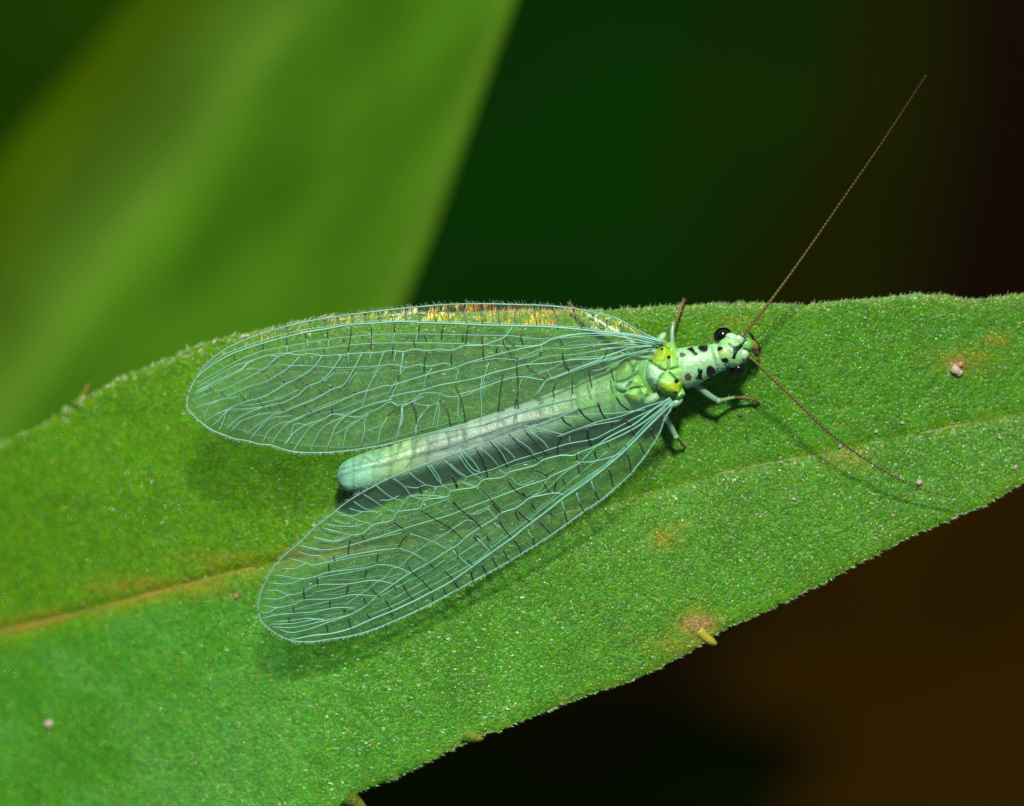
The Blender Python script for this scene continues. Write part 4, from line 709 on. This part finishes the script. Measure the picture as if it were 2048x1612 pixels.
head_marks(v, hc, 92); BZ.add(v, f, hc)
v, f = ellipsoid((*H_([(710, 880)])[0], 106), (18, 20, 18), ha, 64, 48); c = np.tile(np.array((.19, .34, .09)), (len(v), 1)) * (.9 + .3 * vnoise(v[:, 0], v[:, 1], 6, 86))[:, None]; head_marks(v, c, 112); BZ.add(v, f, c)
v, f = ellipsoid((*H_([(1130, 700)])[0], 82), (14, 17, 26), ha, 48, 36); c = np.tile(GREEN * .9, (len(v), 1)); head_marks(v, c, 84); BZ.add(v, f, c)
for q_ in ((850, 580), (960, 960)):                                                                    # antenna sockets
    v, f = ellipsoid((*H_([q_])[0], 102), (15, 11, 13), 30 if q_[1] < 700 else -60, 32, 24); c = np.tile(PALE * 1.1, (len(v), 1)); BZ.add(v, f, c)
for q_, r0_, r1_ in ([(1320, 684, 106), (1290, 676, 104), (1255, 669, 103), (1205, 663, 101)], 5, 2.5), ([(1318, 690, 107), (1280, 688, 106), (1240, 693, 106), (1200, 699, 106)], 4, 2), ([(1310, 702, 106), (1275, 706, 107), (1235, 716, 108), (1200, 728, 109)], 4.5, 2), ([(1300, 715, 104), (1268, 712, 105), (1240, 705, 105)], 4, 2):
    a = cr(q_, 8); v, f = tube(a, np.linspace(r0_, r1_, len(a)), 10); BZ.add(v, f, PALE * .85)
BZ.fuse('body', M['body'], bug, 1.2 * S, 3)
fz = np.vstack(BZ.v); sel = np.nonzero(fz[:, 2] > 55)[0]; sel = rng.choice(sel, 900); hx = fz[sel]
v, f = hairs(hx[:, :2], rng.uniform(4, 9, 900), rng.uniform(.25, .4, 900), rng.uniform(2.2, 4.2, 900), rng.uniform(.2, 1.2, 900), hx[:, 2] - .5, .4)
o = make('body_fuzz', v, f, M['wing_hair'], bug); o['kind'] = 'stuff'
m_ = 40; an = rng.uniform(1.9, 4.1, m_); hx = np.stack([692 + 14 * np.cos(an), 955 + 27 * np.sin(an)], -1)
v, f = hairs(hx, rng.uniform(6, 14, m_), rng.uniform(.4, .8, m_), an, rng.uniform(-.2, .6, m_), np.full(m_, 42.), .2); o = make('tail_bristles', v, f, M['palp'], bug); o['kind'] = 'stuff'

# eyes
for q_, r, zc, an in (((660, 520), (19, 17, 18), 86, ha), ((970, 1195), (17, 15, 17), 82, -30)):
    v, f = ellipsoid((*H_([q_])[0], zc), r, an, 40, 28); make('eye', v, f, M['eye'], bug)
# mouthparts and palps
v, f = loft([(1495, 685, 70, 7, 14), (1503, 690, 66, 11, 15), (1510, 697, 60, 9, 12), (1514, 702, 55, 4, 6)], 6, 20); make('mouthparts', v, f, M['mouth'], bug)
for pts in ([(1498, 663, 70), (1505, 674, 66), (1512, 684, 62), (1519, 694, 56), (1518, 702, 46)], [(1512, 712, 60), (1517, 709, 54), (1520, 702, 46), (1519, 696, 38)], [(1504, 700, 72), (1510, 705, 68), (1513, 712, 58)]):
    a = cr(pts, 5); v, f = tube(a, 2.3 + .9 * np.abs(np.sin(np.linspace(0, 3 * math.pi, len(a)))), 8); make('palp', v, f, M['palp'], bug)
# antennae: scape + beaded flagellum
def antenna(scape, sr, path, r0, r1):
    C = Coll(); v, f = ellipsoid((scape[0], scape[1], scape[2] - 3), (sr * 1.15, sr * 1.05, sr * .55), -20, 28, 20); C.add(v, f, PALE * .85)
    a = cr(path, 60); l = np.concatenate([[0], np.cumsum(np.linalg.norm(np.diff(a, axis=0), axis=1))]); m_ = int(l[-1] / 1.6); t = np.linspace(0, l[-1], m_)
    a = np.stack([np.interp(t, l, a[:, i]) for i in range(3)], -1); u = t / l[-1]
    r = (r0 + (r1 - r0) * u ** .8) * (1 + (.05 + .3 * u) * np.sin(t / 8.2 * 2 * math.pi)); r[:4] *= 1.5
    v, f = tube(a, r, 8); uu = np.repeat(u, 8); c = lerp3((.085, .062, .009), (.040, .022, .006), sstep(0, .5, uu)); c *= (.85 + .22 * np.sin(np.repeat(t, 8) / 8.2 * 2 * math.pi))[:, None]
    C.add(v, f, c); C.build('antenna', M['antenna'], bug)
antenna((1477, 680, 112), 9.6, [(1483, 672, 108), (1500, 653, 112), (1540, 603, 120), (1606, 513, 132), (1690, 392, 146), (1770, 276, 164), (1852, 150, 195)], 3.1, 1.0)
antenna((1487, 709, 112), 9.4, [(1493, 711, 108), (1510, 723, 106), (1545, 757, 100), (1590, 800, 92), (1650, 858, 84), (1715, 908, 74), (1790, 954, 62), (1850, 980, 52), (1910, 996, 44)], 3.2, 1.2)
# legs
def leg(segs, knees):
    C = Coll()
    for pts, r, rgb in segs:
        a = cr(np.column_stack([np.array(pts, float), np.array(r) * .78]), 6); v, f = tube(a[:, :3], a[:, 3], 12); C.add(v, f, np.asarray(rgb))
        hv = []
        v2, f2 = ellipsoid(pts[-1], (r[-1], r[-1], r[-1]), 0, 10, 8); C.add(v2, f2, np.asarray(rgb))
        k = max(6, int(np.linalg.norm(np.array(pts[-1]) - np.array(pts[0])) / 3)); i = rng.integers(0, len(a), k); an = rng.uniform(0, 6.28, k)
        hx, hf = hairs(a[i, :2], rng.uniform(6, 10, k), np.full(k, .5), an, rng.uniform(0, .6, k), a[i, 2]); C.add(hx, [tuple(q_) for q_ in hf], (.25, .25, .15))
    C.build('leg', M['leg'], bug)
LG, OR, RD_ = (.10, .19, .095), (.085, .055, .006), (.085, .028, .008)
zl = lambda a, b: float(zleaf([a], [b])[0])
leg([([(1350, 722, 62), (1345, 690, 60), (1344, 668, 58), (1346, 648, 54)], [9, 7.5, 6.5, 5], LG), ([(1348, 648, 53), (1356, 632, 42), (1363, 612, 30)], [4.6, 3.6, 3.2], OR), ([(1363, 612, 30), (1366, 604, 24), (1367, 598, zl(1367, 600) + 3)], [3.4, 4, 3], RD_)], None)
leg([([(1388, 765, 66), (1402, 778, 62), (1420, 792, 56), (1437, 802, 50)], [10, 8.5, 8, 6.5], LG), ([(1437, 802, 49), (1450, 799, 40), (1466, 795, 33)], [5.5, 4.6, 4], (.10, .18, .06)), ([(1466, 795, 33), (1485, 795, 27), (1506, 798, 21)], [4, 3.8, 3.4], OR), ([(1506, 798, 21), (1513, 803, 17), (1518, 806, zl(1518, 806) + 2)], [3.8, 3.8, 2.6], RD_)], None)
leg([([(1322, 805, 60), (1334, 838, 52), (1344, 858, 47), (1352, 874, 42)], [9, 7.5, 7.5, 6.5], LG), ([(1352, 874, 41), (1358, 880, 30), (1363, 885, 20)], [4.2, 3.4, 3], OR), ([(1363, 885, 20), (1367, 890, 14), (1370, 894, zl(1370, 894) + 2)], [3.6, 3.8, 2.6], RD_)], None)
leg([([(1285, 700, 56), (1240, 668, 52), (1200, 645, 48), (1172, 628, 44)], [8, 6.5, 6, 5], LG), ([(1172, 628, 43), (1156, 620, 36), (1144, 614, 30)], [4, 3.4, 3], OR), ([(1144, 614, 30), (1141, 610, 26), (1140, 606, 22)], [3.2, 3.4, 2.6], RD_)], None)
